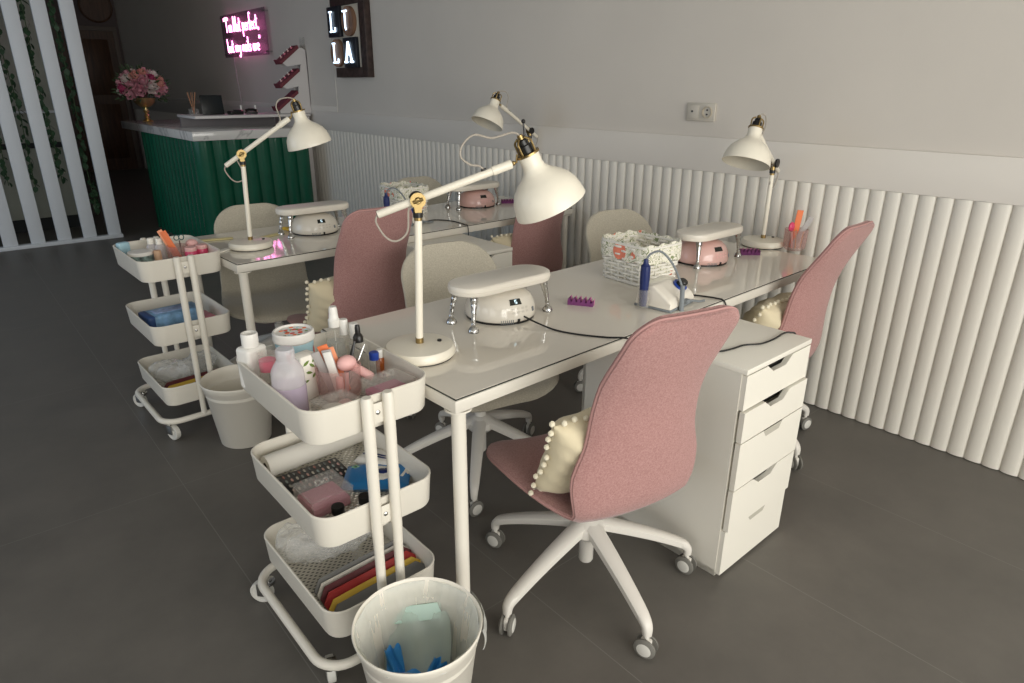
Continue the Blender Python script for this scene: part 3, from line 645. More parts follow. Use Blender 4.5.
def chair_base(t,a0,lever=False,stub=True):
    """white five-spoke base on twin-wheel castors"""
    obj('hub',lambda:MB().lathe([(0,.075),(.019,.076),(.022,.082),(.022,.165),(.042,.170),(.056,.185),(.054,.210),(.038,.226),(.022,.232),(.022,.285),(.015,.287),(.015,.370),(0,.370)],32),M_chair_w,t,key='hub')
    obj('tilt_plate',lambda:MB().box((0,0,.374),(.17,.19,.014),bev=.006).box((0,0,.358),(.11,.13,.024),bev=.01),M_chair_w,t,key='plate')
    for k in range(5):
        a=a0+72*k
        def spoke():
            mb=MB(); P=crom([(.03,0,.208),(.12,0,.180),(.21,0,.148),(.290,0,.114),(.316,0,.094),(.320,0,.068)],4); n=len(P); vs=[];fs=[]
            for i,p in enumerate(P):
                f=i/(n-1); ww=.036*(1-f)+.015*f; hh=.018*(1-f)+.011*f
                tn=(P[min(i+1,n-1)]-P[max(i-1,0)]).normalized(); up=Vector((-tn.z,0,tn.x))
                for (sx,sy) in((-1,-.6),(-.6,-1),(.6,-1),(1,-.6),(1,.6),(.6,1),(-.6,1),(-1,.6)): vs.append(p+Vector((0,sx*ww*.72,0))+up*sy*hh)
            for i in range(n-1):
                for j in range(8): fs.append((i*8+j,i*8+(j+1)%8,(i+1)*8+(j+1)%8,(i+1)*8+j))
            fs+= [tuple(range(8))[::-1],tuple((n-1)*8+j for j in range(8))]; return mb.add(vs,fs)
        sp=obj('spoke',spoke,M_chair_w,t,key='spoke',rot=(0,0,R(a)),angle=50)
        random.seed(int(a)+7); yaw=random.uniform(-60,60)
        c=obj('castor',lambda:MB().box((0,0,.036),(.030,.016,.040),bev=.005,m=M_chair_w).cyl((0,0,.05),(0,0,.075),.007,n=12,m=M_chair_w).lathe([(.0,-.019),(.022,-.019),(.030,-.014),(.030,-.009),(.0,-.009)],24,m=M_tyre,X=Matrix.Translation((0,0,.030))@Matrix.Rotation(R(90),4,'X')).lathe([(.0,.019),(.022,.019),(.030,.014),(.030,.009),(.0,.009)],24,m=M_tyre,X=Matrix.Translation((0,0,.030))@Matrix.Rotation(R(90),4,'X')).lathe([(0,.0205),(.017,.0205),(.020,.019)],20,m=M_wheel,X=Matrix.Translation((0,0,.030))@Matrix.Rotation(R(90),4,'X')).lathe([(0,-.0205),(.017,-.0205),(.020,-.019)],20,m=M_wheel,X=Matrix.Translation((0,0,.030))@Matrix.Rotation(R(90),4,'X')),M_tyre,sp,key='castor',loc=(.320,0,0),rot=(0,0,R(yaw)))
        props(c,'grey castor with twin wheels')
    if lever: obj('height_lever',MB().tube([(0,.0,.358),(-.16,.03,.356),(-.215,.04,.348)],[.006,.006,.011],8),M_chair_w,t)
def chair(label,kind,x,y,yaw,a0,lever=False):
    t=thing('swivel_chair',label,'chair',(x,y,0),R(yaw))
    k=kind
    if k not in CACHE:
        mb,pipe=shell(PROF_HI,W_HI,.062,.13) if kind=='pink' else shell(PROF_LO,W_LO,.13,.13)
        CACHE[k]=mesh_of(mb,'shell',M_pink if kind=='pink' else M_beige,40)
        CACHE[k+'p']=mesh_of(MB().tube(pipe,.0036,6,closed=True),'piping',M_pinkpipe if kind=='pink' else M_beigepipe)
    s_=obj('shell',None,None,t,key=k); obj('piping',None,None,s_,key=k+'p')
    chair_base(t,a0-yaw,lever); return t
chair('pink high backed swivel chair nearest the camera, left of the drawer unit','pink',1.240,1.107,-13,-106)
chair('pink high backed swivel chair in the front row, close to the fluted wall','pink',2.412,1.322,2,-104)
chair('pink high backed swivel chair at the left table of the back row','pink',1.315,2.665,-3,70)
chair('pink high backed swivel chair right of the back row drawer unit','pink',2.45,2.86,-5,-80)
chair('beige low backed swivel chair behind the nearest table','beige',1.395,1.825,168,156,True)
chair('beige low backed swivel chair behind the floral basket, close to the fluted wall','beige',2.476,1.90,168,150)
chair('beige low backed swivel chair between the back row table and the green counter','beige',1.165,3.20,172,-38)
chair('beige low backed swivel chair behind the back row, close to the fluted wall','beige',2.44,3.60,175,150)

# ---------------------------------------------------------------- cushions
def cushion(label,x,y,z,rz,w=.36,h=.265,th=.08,tilt=24):
    t=thing('pompom_cushion',label,'cushion',(x,y,z)); t.rotation_euler=(R(tilt),0,R(rz))
    def body():
        mb=MB(); n=25; 
        def f(side):
            def g(u,v):
                a,b=2*u-1,2*v-1; e=(max(0,1-abs(a)**2.6)*max(0,1-abs(b)**2.6))**.5
                wr=.006*math.sin(9*a+4*b*b+side)*e+.004*math.sin(17*b+5*a)*e
                return Vector((a*w/2*(1-.06*(1-abs(b))),side*(th*e+wr),h/2+b*h/2*(1-.06*(1-abs(a)))))
            return g
        mb.grid(f(1),n,n); mb.grid(f(-1),n,n,flip=True); return mb
    obj('cover',body,M_cushion,t,angle=80,key='cush')
    def ring():
        mb=MB(); rnd=random.Random(3)
        per=[(a,-1) for a in [-1+2*i/12 for i in range(12)]]+[(1,b) for b in [-1+2*i/9 for i in range(9)]]+[(-a,1) for a in [-1+2*i/12 for i in range(12)]]+[(-1,-b) for b in [-1+2*i/9 for i in range(9)]]
        for a,b in per:
            mb.sph((a*(w/2+.006)*(1-.06*(1-abs(b))),rnd.uniform(-.006,.006),h/2+b*(h/2+.006)*(1-.06*(1-abs(a)))),.0078,8)
        return mb
    obj('pompom_trim',ring,M_pom,t,key='poms')
cushion('cream pompom cushion on the seat of the nearest pink chair',1.182,1.048,.424,-16)
cushion('cream pompom cushion on the pink chair close to the fluted wall, front row',2.345,1.262,.426,2)
cushion('cream pompom cushion on the left pink chair of the back row',1.235,2.60,.426,-3)
cushion('cream pompom cushion on the right pink chair of the back row',2.36,2.80,.426,-5)

# ---------------------------------------------------------------- work lamps
def lamp(label,x,y,joint_z,yaw,elev,Lt,Lh,tilt,lean=(0,0),lever=False):
    t=thing('work_lamp',label,'lamp',(x,y,ZT))
    jz=joint_z-ZT
    bs=obj('base',lambda:MB().lathe([(.0,.004),(.091,.004),(.095,.009),(.095,.021),(.089,.030),(.068,.033),(0,.036)],48,m=M_lamp).lathe([(0,0),(.089,0),(.089,.004)],48,m=M_black),M_lamp,t,key='lbase')
    obj('switch',lambda:MB().lathe([(.006,.032),(.006,.038),(0,.039)],12,X=Matrix.Translation((.05,-.02,0))),M_black,bs,key='lsw')
    J=Vector((lean[0],lean[1],jz))
    po=obj('post',MB().cyl(V(0,0,.045),J-V(0,0,.048),.0098,n=20),M_lamp,t)
    obj('ferrule',MB().cyl(V(0,0,.03),V(0,0,.05),.0108,n=20,m=M_brass).cyl(J-V(0,0,.052),J-V(0,0,.015),.0105,n=20,m=M_brass).cyl(J-V(0,0,.044),J-V(0,0,.030),.0125,n=20,m=M_black),M_brass,po,label='brass ferrule')
    dx=Vector((math.cos(R(yaw)),math.sin(R(yaw)),0)); sd=Vector((math.sin(R(yaw)),-math.cos(R(yaw)),0))
    A=(dx*math.cos(R(elev))+V(0,0,math.sin(R(elev)))).normalized()
    # the brass joint disc sits on one side of the arm
    jd=MB(); n=J+sd*.013
    jd.cyl(J+sd*.012,J+sd*.018,.0195,n=32,m=M_brass).cyl(J+sd*.018,J+sd*.024,.009,.006,n=20,m=M_brass).tube([J+sd*.022-A*.013,J+sd*.022+A*.013],[.004,.004],8,m=M_brass).cyl(J-sd*.012,J-sd*.020,.019,n=32,m=M_black)
    jd.add([J+sd*.0125+dx*-.011-V(0,0,.008),J+sd*.0125+dx*.011-V(0,0,.008),J+sd*.0125+dx*.008-V(0,0,.030),J+sd*.0125-dx*.008-V(0,0,.030),J+sd*.0165+dx*-.011-V(0,0,.008),J+sd*.0165+dx*.011-V(0,0,.008),J+sd*.0165+dx*.008-V(0,0,.030),J+sd*.0165-dx*.008-V(0,0,.030)],[(0,1,2,3),(7,6,5,4),(0,4,5,1),(1,5,6,2),(2,6,7,3),(3,7,4,0)],M_brass)
    obj('joint',jd,M_brass,t,label='round brass joint with wing screw')
    T0=J-A*Lt; H0=J+A*Lh
    ar=obj('arm',MB().tube([T0,T0+A*.002,J+A*(Lh-.055),J+A*(Lh-.054),J+A*(Lh-.002),H0],[.0085,.0098,.0098,.0118,.0118,.006],20),M_lamp,t)
    obj('end_cap',MB().cyl(T0-A*.001,T0+A*.001,.0075,n=16),M_black,ar)
    clip=J+A*(Lh*.70)+V(0,0,.011); obj('cord_clip',MB().box((0,0,0),(.016,.008,.008),bev=.003,X=Matrix.Translation(clip)@A.to_track_quat('X','Z').to_matrix().to_4x4()),M_black,ar)
    # head
    ax=(V(0,0,-1)*math.cos(R(tilt))+dx*math.sin(R(tilt))).normalized(); ring=H0+A*.022+dx*.022+V(0,0,.012)
    Q=Matrix.Translation(ring)@ax.to_track_quat('Z','Y').to_matrix().to_4x4()
    pr=[(.027,-.004),(.0275,.004),(.027,.022),(.030,.035),(.041,.048),(.060,.062),(.077,.079),(.089,.100),(.0945,.123),(.0970,.138),(.0970,.142)]
    inn=[(r-.0018,z) for r,z in pr][::-1]
    sh=obj('shade',MB().lathe(pr+[(.0950,.142)],56,m=M_lamp).lathe(inn,56,m=M_lampin),M_lamp,t,angle=60); sh.matrix_local=Q
    obj('bulb',MB().sph((0,0,.062),.026,16).cyl((0,0,.01),(0,0,.045),.014,n=16),mat('bulb_glass',(222,218,206),.3),sh)
    so_=obj('socket',MB().lathe([(.0,-.052),(.006,-.052),(.008,-.044),(.013,-.042),(.014,-.030),(.019,-.028),(.0195,-.006),(.0,-.006)],24,m=M_black).lathe([(.021,-.009),(.031,-.008),(.031,-.003),(.021,-.002)],32,m=M_brass).lathe([(.0,-.056),(.0075,-.056),(.0085,-.045),(.0,-.045)],16,m=M_brass),M_brass,sh,label='black and brass bulb socket')
    cg=MB()
    for k in range(4):
        a=PI/4+k*PI/2; c_,s_=math.cos(a),math.sin(a); cg.tube(crom([(c_*.024,s_*.024,-.006),(c_*.025,s_*.025,-.024),(c_*.024,s_*.024,-.038),(c_*.012,s_*.012,-.047)],4),.0030,8)
    obj('socket_cage',cg,M_brass,sh)
    obj('swivel_pin',MB().tube([H0-A*.004,H0+A*.012,ring+Q.to_3x3()@V(0,0,-.004)-dx*.028],[.003,.003,.003],8).sph(tuple(H0+A*.004),.006,10),M_brass,t)
    # cords
    top=Q@Vector((0,0,-.056))
    def cordtube(P,r=.0026):
        P=crom(P,8); return MB().tube(P,r,6)
    lat=sd*.004
    obj('cord',cordtube([top,top+V(0,0,.006)-dx*.02,top-dx*.07+V(0,0,-.006),top-dx*.115+V(0,0,.002),top-dx*.145+V(0,0,-.022),top-dx*.150+V(0,0,-.05)+lat,clip-dx*.035+V(0,0,-.0)+V(0,0,.014),clip-dx*.012+V(0,0,.010),clip]) if lever else cordtube([top,top+V(0,0,.005)-dx*.025,top-dx*.062-V(0,0,.004),top-dx*.075-V(0,0,.03),top-dx*.07-V(0,0,.055),clip+A*.03+V(0,0,.006),clip]),M_cord,t)
    obj('cord_loop',cordtube([T0,T0-V(0,0,.02)-dx*.004,T0+dx*.018-V(0,0,.058),T0+dx*.045-V(0,0,.068),T0+dx*.072-V(0,0,.045),J-dx*.022-V(0,0,.022),J-dx*.006-V(0,0,.02)]),M_cord,t)
    if lever: obj('tilt_lever',MB().tube([ring+Q.to_3x3()@V(0,0,-.045)+V(.012,0,0),ring+Q.to_3x3()@V(0,0,-.068)+V(.016,-.004,.020)],[.003,.0022],8).sph(tuple(ring+Q.to_3x3()@V(0,0,-.068)+V(.016,-.004,.022)),.0055,10),M_black,t)
    return t
lamp('large cream work lamp on the nearest table, its arm reaching right',.890,1.427,1.150,-27,18.6,.106,.257,26,(.016,.004),True)
lamp('cream work lamp in front of the green counter',1.008,2.985,1.140,-20,34,.085,.255,14,(.016,.010))
lamp('cream work lamp beside the tinted cup at the fluted wall, shade turned away',2.822,1.545,1.105,187,33,.075,.232,22)
lamp('cream work lamp on the right half of the back row, rising above the big shade',2.865,3.20,1.160,182,32,.075,.285,28)

# ---------------------------------------------------------------- hand rests and nail dryers
def handrest(label,x,y,rz=0):
    t=thing('hand_rest',label,'hand rest',(x,y,ZT),rz,None)
    def pad():
        mb=MB(); o=rrect(.365,.145,.0722,12); n=len(o); lv=[(.962,.106),(.99,.109),(1,.116),(1,.124),(.985,.131),(.93,.1345)]; vs=[];fs=[]
        for s_,z in lv:
            for (a,b) in o: vs.append((a-(1-s_)*a*1.0 if False else a*(1-(1-s_)*.6),b*s_,z))
        for j in range(len(lv)-1):
            for i in range(n): fs.append((j*n+i,j*n+(i+1)%n,(j+1)*n+(i+1)%n,(j+1)*n+i))
        fs.append(tuple(range(n))[::-1]); fs.append(tuple((len(lv)-1)*n+i for i in range(n))); return mb.add(vs,fs)
    p=obj('pad',pad,M_pad,t,key='pad'); obj('seam',lambda:MB().tube([(a,b,.1185) for a,b in rrect(.3655,.1455,.0725,12)],.0012,5,closed=True),M_pad,p,key='padseam')
    for sx in(-1,1):
        for sy in(-1,1):
            l=obj('leg',lambda:MB().tube(crom([(.0,0,.107),(.004,.001,.085),(.012,.003,.055),(.016,.004,.03),(.017,.004,.022)],5),[.0135]*2+[.0125]*3+[.010]*3+[.0082]*3+[.0068]*4+[.0058]*6,14),M_chrome,t,key='rleg')
            l.location=(sx*.137,sy*.046,0); l.rotation_euler=(0,0,math.atan2(sy*.5,sx*1.0))
            obj('foot',lambda:MB().lathe([(.0,.002),(.0165,.002),(.0165,.005),(.0135,.012),(.0065,.019),(.0078,.024),(.006,.028),(0,.028)],20,m=M_chrome,X=Matrix.Translation((.017,.004,0))).lathe([(0,0),(.0155,0),(.0155,.002)],20,m=M_black,X=Matrix.Translation((.017,.004,0))),M_chrome,l,key='rfoot')
    return t
def dryer(label,x,y,m,rz=0,w=.112,d=.112,h=.098,tag_='w'):
    t=thing('nail_dryer',label,'nail lamp',(x,y,ZT),rz)
    def body():
        mb=MB(); pr=[(.0,.006),(.955,.006),(1,.012),(.995,.03),(.955,.052),(.86,.075),(.70,.091),(.45,.101),(.2,.1045),(0,.105)]
        vs=[];n=48
        for r,z in pr:
            for j in range(n):
                a=2*PI*j/n; vs.append((r*w*math.cos(a),r*d*math.sin(a),z*h/.105))
        fs=[(i*n+j,i*n+(j+1)%n,(i+1)*n+(j+1)%n,(i+1)*n+j) for i in range(len(pr)-1) for j in range(n)]
        return mb.add(vs,fs)
    b=obj('housing',body,m,t,key='dry'+tag_,angle=60)
    obj('base_ring',lambda:MB().add(*(lambda n:([(w*.965*math.cos(2*PI*j/n),d*.965*math.sin(2*PI*j/n),z) for z in(.0,.0065) for j in range(n)],[(j,(j+1)%n,n+(j+1)%n,n+j) for j in range(n)]))(40)),M_black,t,key='dring'+tag_)
    # display and buttons lie on the camera-facing slope
    def onslope(u,v):   # u azimuth in degrees from -Y, v height 0..1 along slope
        a=R(-90+u); z=.03+.055*v; pf=[(0,.955),(.012,1),(.03,.995),(.052,.955),(.075,.86),(.091,.70),(.101,.45)]; rr=1
        for (z0,r0),(z1,r1) in zip(pf,pf[1:]):
            if z0<=z<=z1: rr=r0+(r1-r0)*(z-z0)/(z1-z0)
        return Vector((rr*w*math.cos(a),rr*d*math.sin(a),z*h/.105))
    def patch(u0,u1,v0,v1,off,mm,mb):
        q=[onslope(u0,v0),onslope(u1,v0),onslope(u1,v1),onslope(u0,v1)]; c=sum(q,Vector())/4; nn=(q[1]-q[0]).cross(q[3]-q[0]).normalized()
        if nn.dot(Vector((c.x,c.y,.04)))<0: nn=-nn
        return mb.add([p+nn*off for p in q]+[p-nn*.004 for p in q],[(0,1,2,3),(0,4,5,1),(1,5,6,2),(2,6,7,3),(3,7,4,0)],mm)
    ds=obj('display',patch(2,24,.60,.90,.0035,M_lcd,MB()),M_lcd,b,angle=20)
    if tag_=='w' : 
        mb=MB(); 
        for (u0,u1,v0,v1) in((11,15,.84,.855),(11,12,.77,.85),(11,15,.765,.78),(14,15,.69,.77),(11,15,.685,.70)): patch(u0,u1,v0,v1,.0042,M_seg,mb)
        obj('digit',mb,M_seg,ds)
    mb=MB()
    for i in range(7): patch(-14+i*3.2,-13+i*3.2,-.48,-.22,.0016,M_greypl,mb)
    obj('vent_slots',mb,M_greypl,b)
    mb=MB()
    for i in range(4):
        for j in range(2): patch(4+i*9,9+i*9,.12+.22*j,.24+.22*j,.0012,M_palepink if tag_!='w' else mat('button_grey',(206,200,188),.3),mb)
    obj('buttons',mb,M_pad,b)
    obj('power_socket',patch(13,17,-.45,-.2,.004,M_black,MB()),M_black,b); patch_=MB(); patch(48,53,.0,.25,.002,M_greypl,patch_); obj('side_switch',patch_,M_greypl,b)
    return t
handrest('white padded hand rest on chrome legs on the nearest table',1.258,1.532)
dryer('glossy white nail dryer under the hand rest on the nearest table',1.272,1.552,M_uvw,R(-24))
handrest('white padded hand rest over a pink dryer, right of the floral basket',2.395,1.55)
dryer('glossy pink nail dryer right of the floral basket, front row',2.362,1.560,M_uvp,R(-26),tag_='p')
handrest('white padded hand rest in front of the green counter',1.375,3.12)
dryer('glossy white nail dryer in front of the green counter',1.378,3.125,M_uvw,R(-18))
handrest('white padded hand rest behind the arm of the big lamp',2.445,3.235)
dryer('glossy pink nail dryer behind the arm of the big lamp',2.47,3.235,M_uvp,R(-26),tag_='p')

# ---------------------------------------------------------------- baskets with floral liner
def basket(label,x,y,rz):
    t=thing('wicker_basket',label,'basket',(x,y,ZT),rz)
    w,d,h=.235,.195,.145
    def per(n,s=1.0,off=0,ph=0,k=0):
        o=rrect(w*s,d*s,.03,3); P=[Vector((a,b,0)) for a,b in o]; seg=[]; L=0
        for a,b in zip(P,P[1:]+P[:1]): l=(b-a).length; seg.append((a,b,l)); L+=l
        out=[]
        for i in range(n):
            q=L*i/n; 
            for a,b,l in seg:
                if q<=l: 
                    p=a.lerp(b,q/l); dr=(b-a).normalized(); nn=Vector((dr.y,-dr.x,0)); out.append(p+nn*off*(math.cos(PI*i/k+ph) if k else 1)); break
                q-=l
        return out
    def weave():
        mb=MB(); NS=22
        for r in range(10):
            z=.010+r*.0138; s=.90+.10*z/h; P=per(NS*6,s,.0052,PI*(r%2),6)
            mb.tube([(p.x,p.y,z) for p in P],.0052,6,closed=True)
        return mb
    obj('woven_wall',weave,M_wicker,t,key='weave',angle=80)
    def stakes():
        mb=MB()
        for i,p in enumerate(per(22)):
            mb.tube([(p.x*.9,p.y*.9,.0),(p.x,p.y,h)],.0036,6)
        P=per(90,1.01); mb.tube([(p.x,p.y,h) for p in P],.006,6,closed=True); P=per(60,.9); mb.tube([(p.x,p.y,.006) for p in P],.006,6,closed=True)
        mb.box((0,0,.006),(w*.88,d*.88,.006)); return mb
    obj('stakes',stakes,M_wicker,t,key='stakes')
    def liner():
        n=120; o=per(n,1.0); lv=[(1.045,h-.058),(1.05,h-.03),(1.045,h-.004),(1.02,h+.010),(.985,h+.010),(.96,h-.004),(.93,.06),(.88,.02)]; vs=[];fs=[]
        for li,(s_,z) in enumerate(lv):
            for i,p in enumerate(o):
                wv=1+(.012*math.sin(i*.9)+.008*math.sin(i*2.3))*(1 if li<3 else .4); zz=z+(.004*math.sin(i*.7) if li in(0,3,4) else 0); vs.append((p.x*s_*wv,p.y*s_*wv,zz))
        for j in range(len(lv)-1):
            for i in range(n): fs.append((j*n+i,j*n+(i+1)%n,(j+1)*n+(i+1)%n,(j+1)*n+i))
        return MB().add(vs,fs)
    obj('floral_liner',liner,M_floral,t,key='liner',angle=70,label='floral cloth liner folded over the rim')
    return t
basket('white wicker basket with floral liner in the middle of the front row',1.945,1.545,R(88))
basket('white wicker basket with floral liner on the back row table',2.02,3.325,R(88))

# ---------------------------------------------------------------- nail drills
def drill(label,x,y,rz):
    t=thing('nail_drill',label,'nail drill',(x,y,ZT),rz)
    def body():
        pr=[(-.062,.008),(.058,.008),(.050,.074),(.004,.078),(-.052,.040),(-.060,.026)]; b=bmesh.new()
        A=[b.verts.new((-.075+.006*(z>.03),y,z)) for y,z in pr]; B=[b.verts.new((.075-.006*(z>.03),y,z)) for y,z in pr]
        b.faces.new(A); b.faces.new(B[::-1]); [b.faces.new((A[i2],B[i2],B[(i2+1)%6],A[(i2+1)%6])) for i2 in range(6)]
        bmesh.ops.recalc_face_normals(b,faces=b.faces); bmesh.ops.bevel(b,geom=list(b.edges),offset=.006,segments=3,profile=.5,affect='EDGES'); return MB().bm(b)
    bd=obj('housing',body,M_uvw,t,key='drillb'); obj('base_plate',lambda:MB().box((0,-.002,.005),(.148,.120,.008),bev=.002),M_greypl,t,key='drillp')
    X=Matrix.Translation((.040,-.026,.0585))@Matrix.Rotation(R(36),4,'X')
    obj('dial',lambda:MB().lathe([(0,0),(.023,0),(.023,.005),(0,.005)],28,m=M_blue2,X=X).lathe([(.015,.005),(.0145,.022),(.012,.025),(0,.025)],24,m=M_black,X=X),M_black,bd,key='drilld',label='black dial on a blue ring')
    obj('cradle',lambda:MB().lathe([(.0165,.0),(.0165,.06),(.0145,.06),(.0145,.0)],20,X=Matrix.Translation((-.090,.02,.008))),M_clear,t,key='drillc')
    t.scale=(1.12,1.12,1.0)
    hp=obj('handpiece',lambda:MB().lathe([(0,.012),(.010,.013),(.0115,.03),(.0125,.07),(.0135,.085),(.0145,.12),(.0135,.145),(.008,.152),(.006,.168),(0,.169)],24,X=Matrix.Translation((-.090,.02,0))),M_blue,t,key='drillh')
    obj('hose',lambda:MB().tube(crom([(-.090,.02,.165),(-.082,.01,.185),(-.06,-.01,.19),(-.035,-.035,.15),(-.030,-.062,.095),(-.030,-.070,.07)],6),.0035,8).tube([(-.030,-.070,.085),(-.028,-.072,.0)],[.0065,.0075],12).tube(crom([(.02,-.062,.018),(.04,-.07,.016),(.075,-.078,.006),(.10,-.082,.004)],4),.004,8).box((.015,-.064,.02),(.018,.018,.014),bev=.003),M_greypl,t,key='drills')
    return t
drill('white nail drill with dark blue handpiece in front of the floral basket',1.766,1.289,R(9))
drill('white nail drill half hidden behind the post of the big lamp',1.84,3.03,R(9))

# ---------------------------------------------------------------- toe separators, cables, cups on the tables
def toesep(label,x,y,rz):
    t=thing('toe_separator',label,'toe separator',(x,y,ZT),rz)
    def f(c0,c1):
        def g():
            mb=MB(); pr=[]; n=5
            top=[(-.042,.0),(-.042,.014)]
            for i in range(n):
                x0=-.042+i*.0165; top+=[(x0+.002,.022),(x0+.0075,.024),(x0+.0095,.013),(x0+.0125,.010),(x0+.0145,.013)]
            top+=[(.043,.020),(.043,0)]
            mb.prism(top,c0,c1,axis='y'); return mb
        return g
    obj('foam',f(-.018,.002),M_purple,t,key='ts1'); obj('foam_stripe',f(.002,.018),M_pinkfoam,t,key='ts2',label='paler pink foam half')
toesep('purple foam toe separator lying on the nearest table',1.545,1.46,R(-58))
toesep('purple foam toe separator in front of the lamp base at the fluted wall',2.62,1.49,R(-40))
toesep('purple foam toe separator on the back row beside the big lamp shade',2.68,3.19,R(-30))
zc=ZT+.003
solo('power_cable',MB().tube(crom([(1.275,1.445,ZT+.022),(1.285,1.40,ZT+.012),(1.30,1.33,zc),(1.325,1.26,zc),(1.37,1.19,zc),(1.405,1.15,zc+.001),(1.425,1.133,.728),(1.435,1.128,.69),(1.44,1.127,.62)],6),.0028,8),M_cable,'black cable from the white nail dryer over the front table edge','cable')
solo('power_cable',MB().tube(crom([(1.86,1.335,ZT+.012),(1.90,1.31,zc),(1.93,1.25,zc),(1.945,1.205,zc),(1.952,1.178,.735),(1.956,1.165,.70),(1.95,1.13,.60)],6),.0028,8),M_cable,'black cable hanging over the table edge right of the nail drill','cable')
solo('power_cable',MB().tube(crom([(1.57,1.05,.7035),(1.60,.975,.7035),(1.65,.955,.7035),(1.71,.948,.7035),(1.76,.922,.7035),(1.83,.918,.7035),(1.895,.925,.7035),(1.918,.915,.7035),(1.935,.905,.69),(1.94,.90,.60)],6),.0028,8),M_cable,'black cable lying across the top of the drawer unit','cable')
solo('power_cable',MB().tube(crom([(1.93,2.97,ZT+.008),(2.00,3.0,zc),(2.05,2.94,zc),(2.06,2.86,zc),(2.05,2.79,zc),(2.045,2.757,.735),(2.04,2.745,.66)],6),.0028,8),M_cable,'black cable on the back row table beside the pink dryer','cable')
def tinted_cup(label,x,y,z,m,r=.052,h=.095,ribs=0):
    t=thing('tinted_cup',label,'cup',(x,y,z))
    wv=(lambda a,zz:.02*math.cos(a*28)) if ribs else None
    obj('wall',MB().lathe([(0,.003),(r*.72,.003),(r*.93,.014),(r*.97,h*.5),(r,h),(r*.965,h),(r*.93,h*.5),(r*.88,.018),(0,.009)],112 if ribs else 40,wave=wv),m,t,angle=60); return t
def stick(name,label,cat,mt,x,y,z,L,w,lean,az,th=.004,face=-40):
    """a flat stick standing in a cup; its top leans towards world azimuth az"""
    o=solo(name,MB().box((0,0,L/2),(w,th,L),bev=min(w,th)*.45),mt,label,cat,(x,y,z))
    a=R(az); o.rotation_euler=(Matrix.Rotation(R(lean),3,V(-math.sin(a),math.cos(a),0))@Matrix.Rotation(R(face),3,'Z')).to_euler(); return o
tinted_cup('rose tinted cup of files beside the lamp at the fluted wall',2.845,1.405,ZT,M_pinkclear,.050,.095)
stick('nail_file','orange nail file standing in the cup at the fluted wall','nail file',M_orange,2.842,1.415,ZT+.012,.165,.028,6,-30)
stick('nail_file','grey nail file leaning right in the cup at the fluted wall','nail file',M_greyfile,2.838,1.412,ZT+.014,.150,.024,27,-40)
t=thing('round_brush','pink round topped brush in the cup at the fluted wall','brush',(2.825,1.405,ZT+.012)); obj('handle',MB().tube([(0,0,0),(.002,.012,.07)],.004,8),M_palepink,t); obj('head',MB().sph((.002,.016,.092),.022,14,sq=(1,.45,1)),M_hotpink,t)
for i,(dx,dy,l) in enumerate(((.015,-.02,'front'),(-.02,-.015,'left'))): stick('wooden_stick','thin wooden cuticle stick at the %s of the cup at the fluted wall'%l,'cuticle stick',mat('stick_wood',(196,150,96),.7),2.845+dx,1.405+dy,ZT+.012,.085,.005,8,60*i)
# paper sachets by the left lamp of the back row
for i,(x,y,rz,w) in enumerate(((1.16,3.16,20,'beside the chrome leg of the hand rest'),(.93,3.24,-15,'behind the lamp base'))):
    o=solo('paper_sachet',MB().box((0,0,.004),(.16,.03,.007),bev=.003),mat('sachet',(214,202,150),.6),'pale yellow sachet on the back row table, '+w,'sachet',(x,y,ZT),R(rz))
solo('tissue_strip',MB().box((0,0,.003),(.11,.035,.005),bev=.002),M_paper,'white tissue strip at the left corner of the back row table','tissue',(.90,3.0,ZT),R(30))
t=thing('yellow_flower_clip','small yellow clip between the hand rest legs on the back row','hair clip',(1.27,3.24,ZT)); obj('petals',MB().sph((0,0,.012),.014,10,sq=(1,1,.7)).sph((.02,.005,.01),.012,10,sq=(1,1,.7)).sph((.008,-.018,.01),.012,10,sq=(1,1,.7)),M_yellow,t)

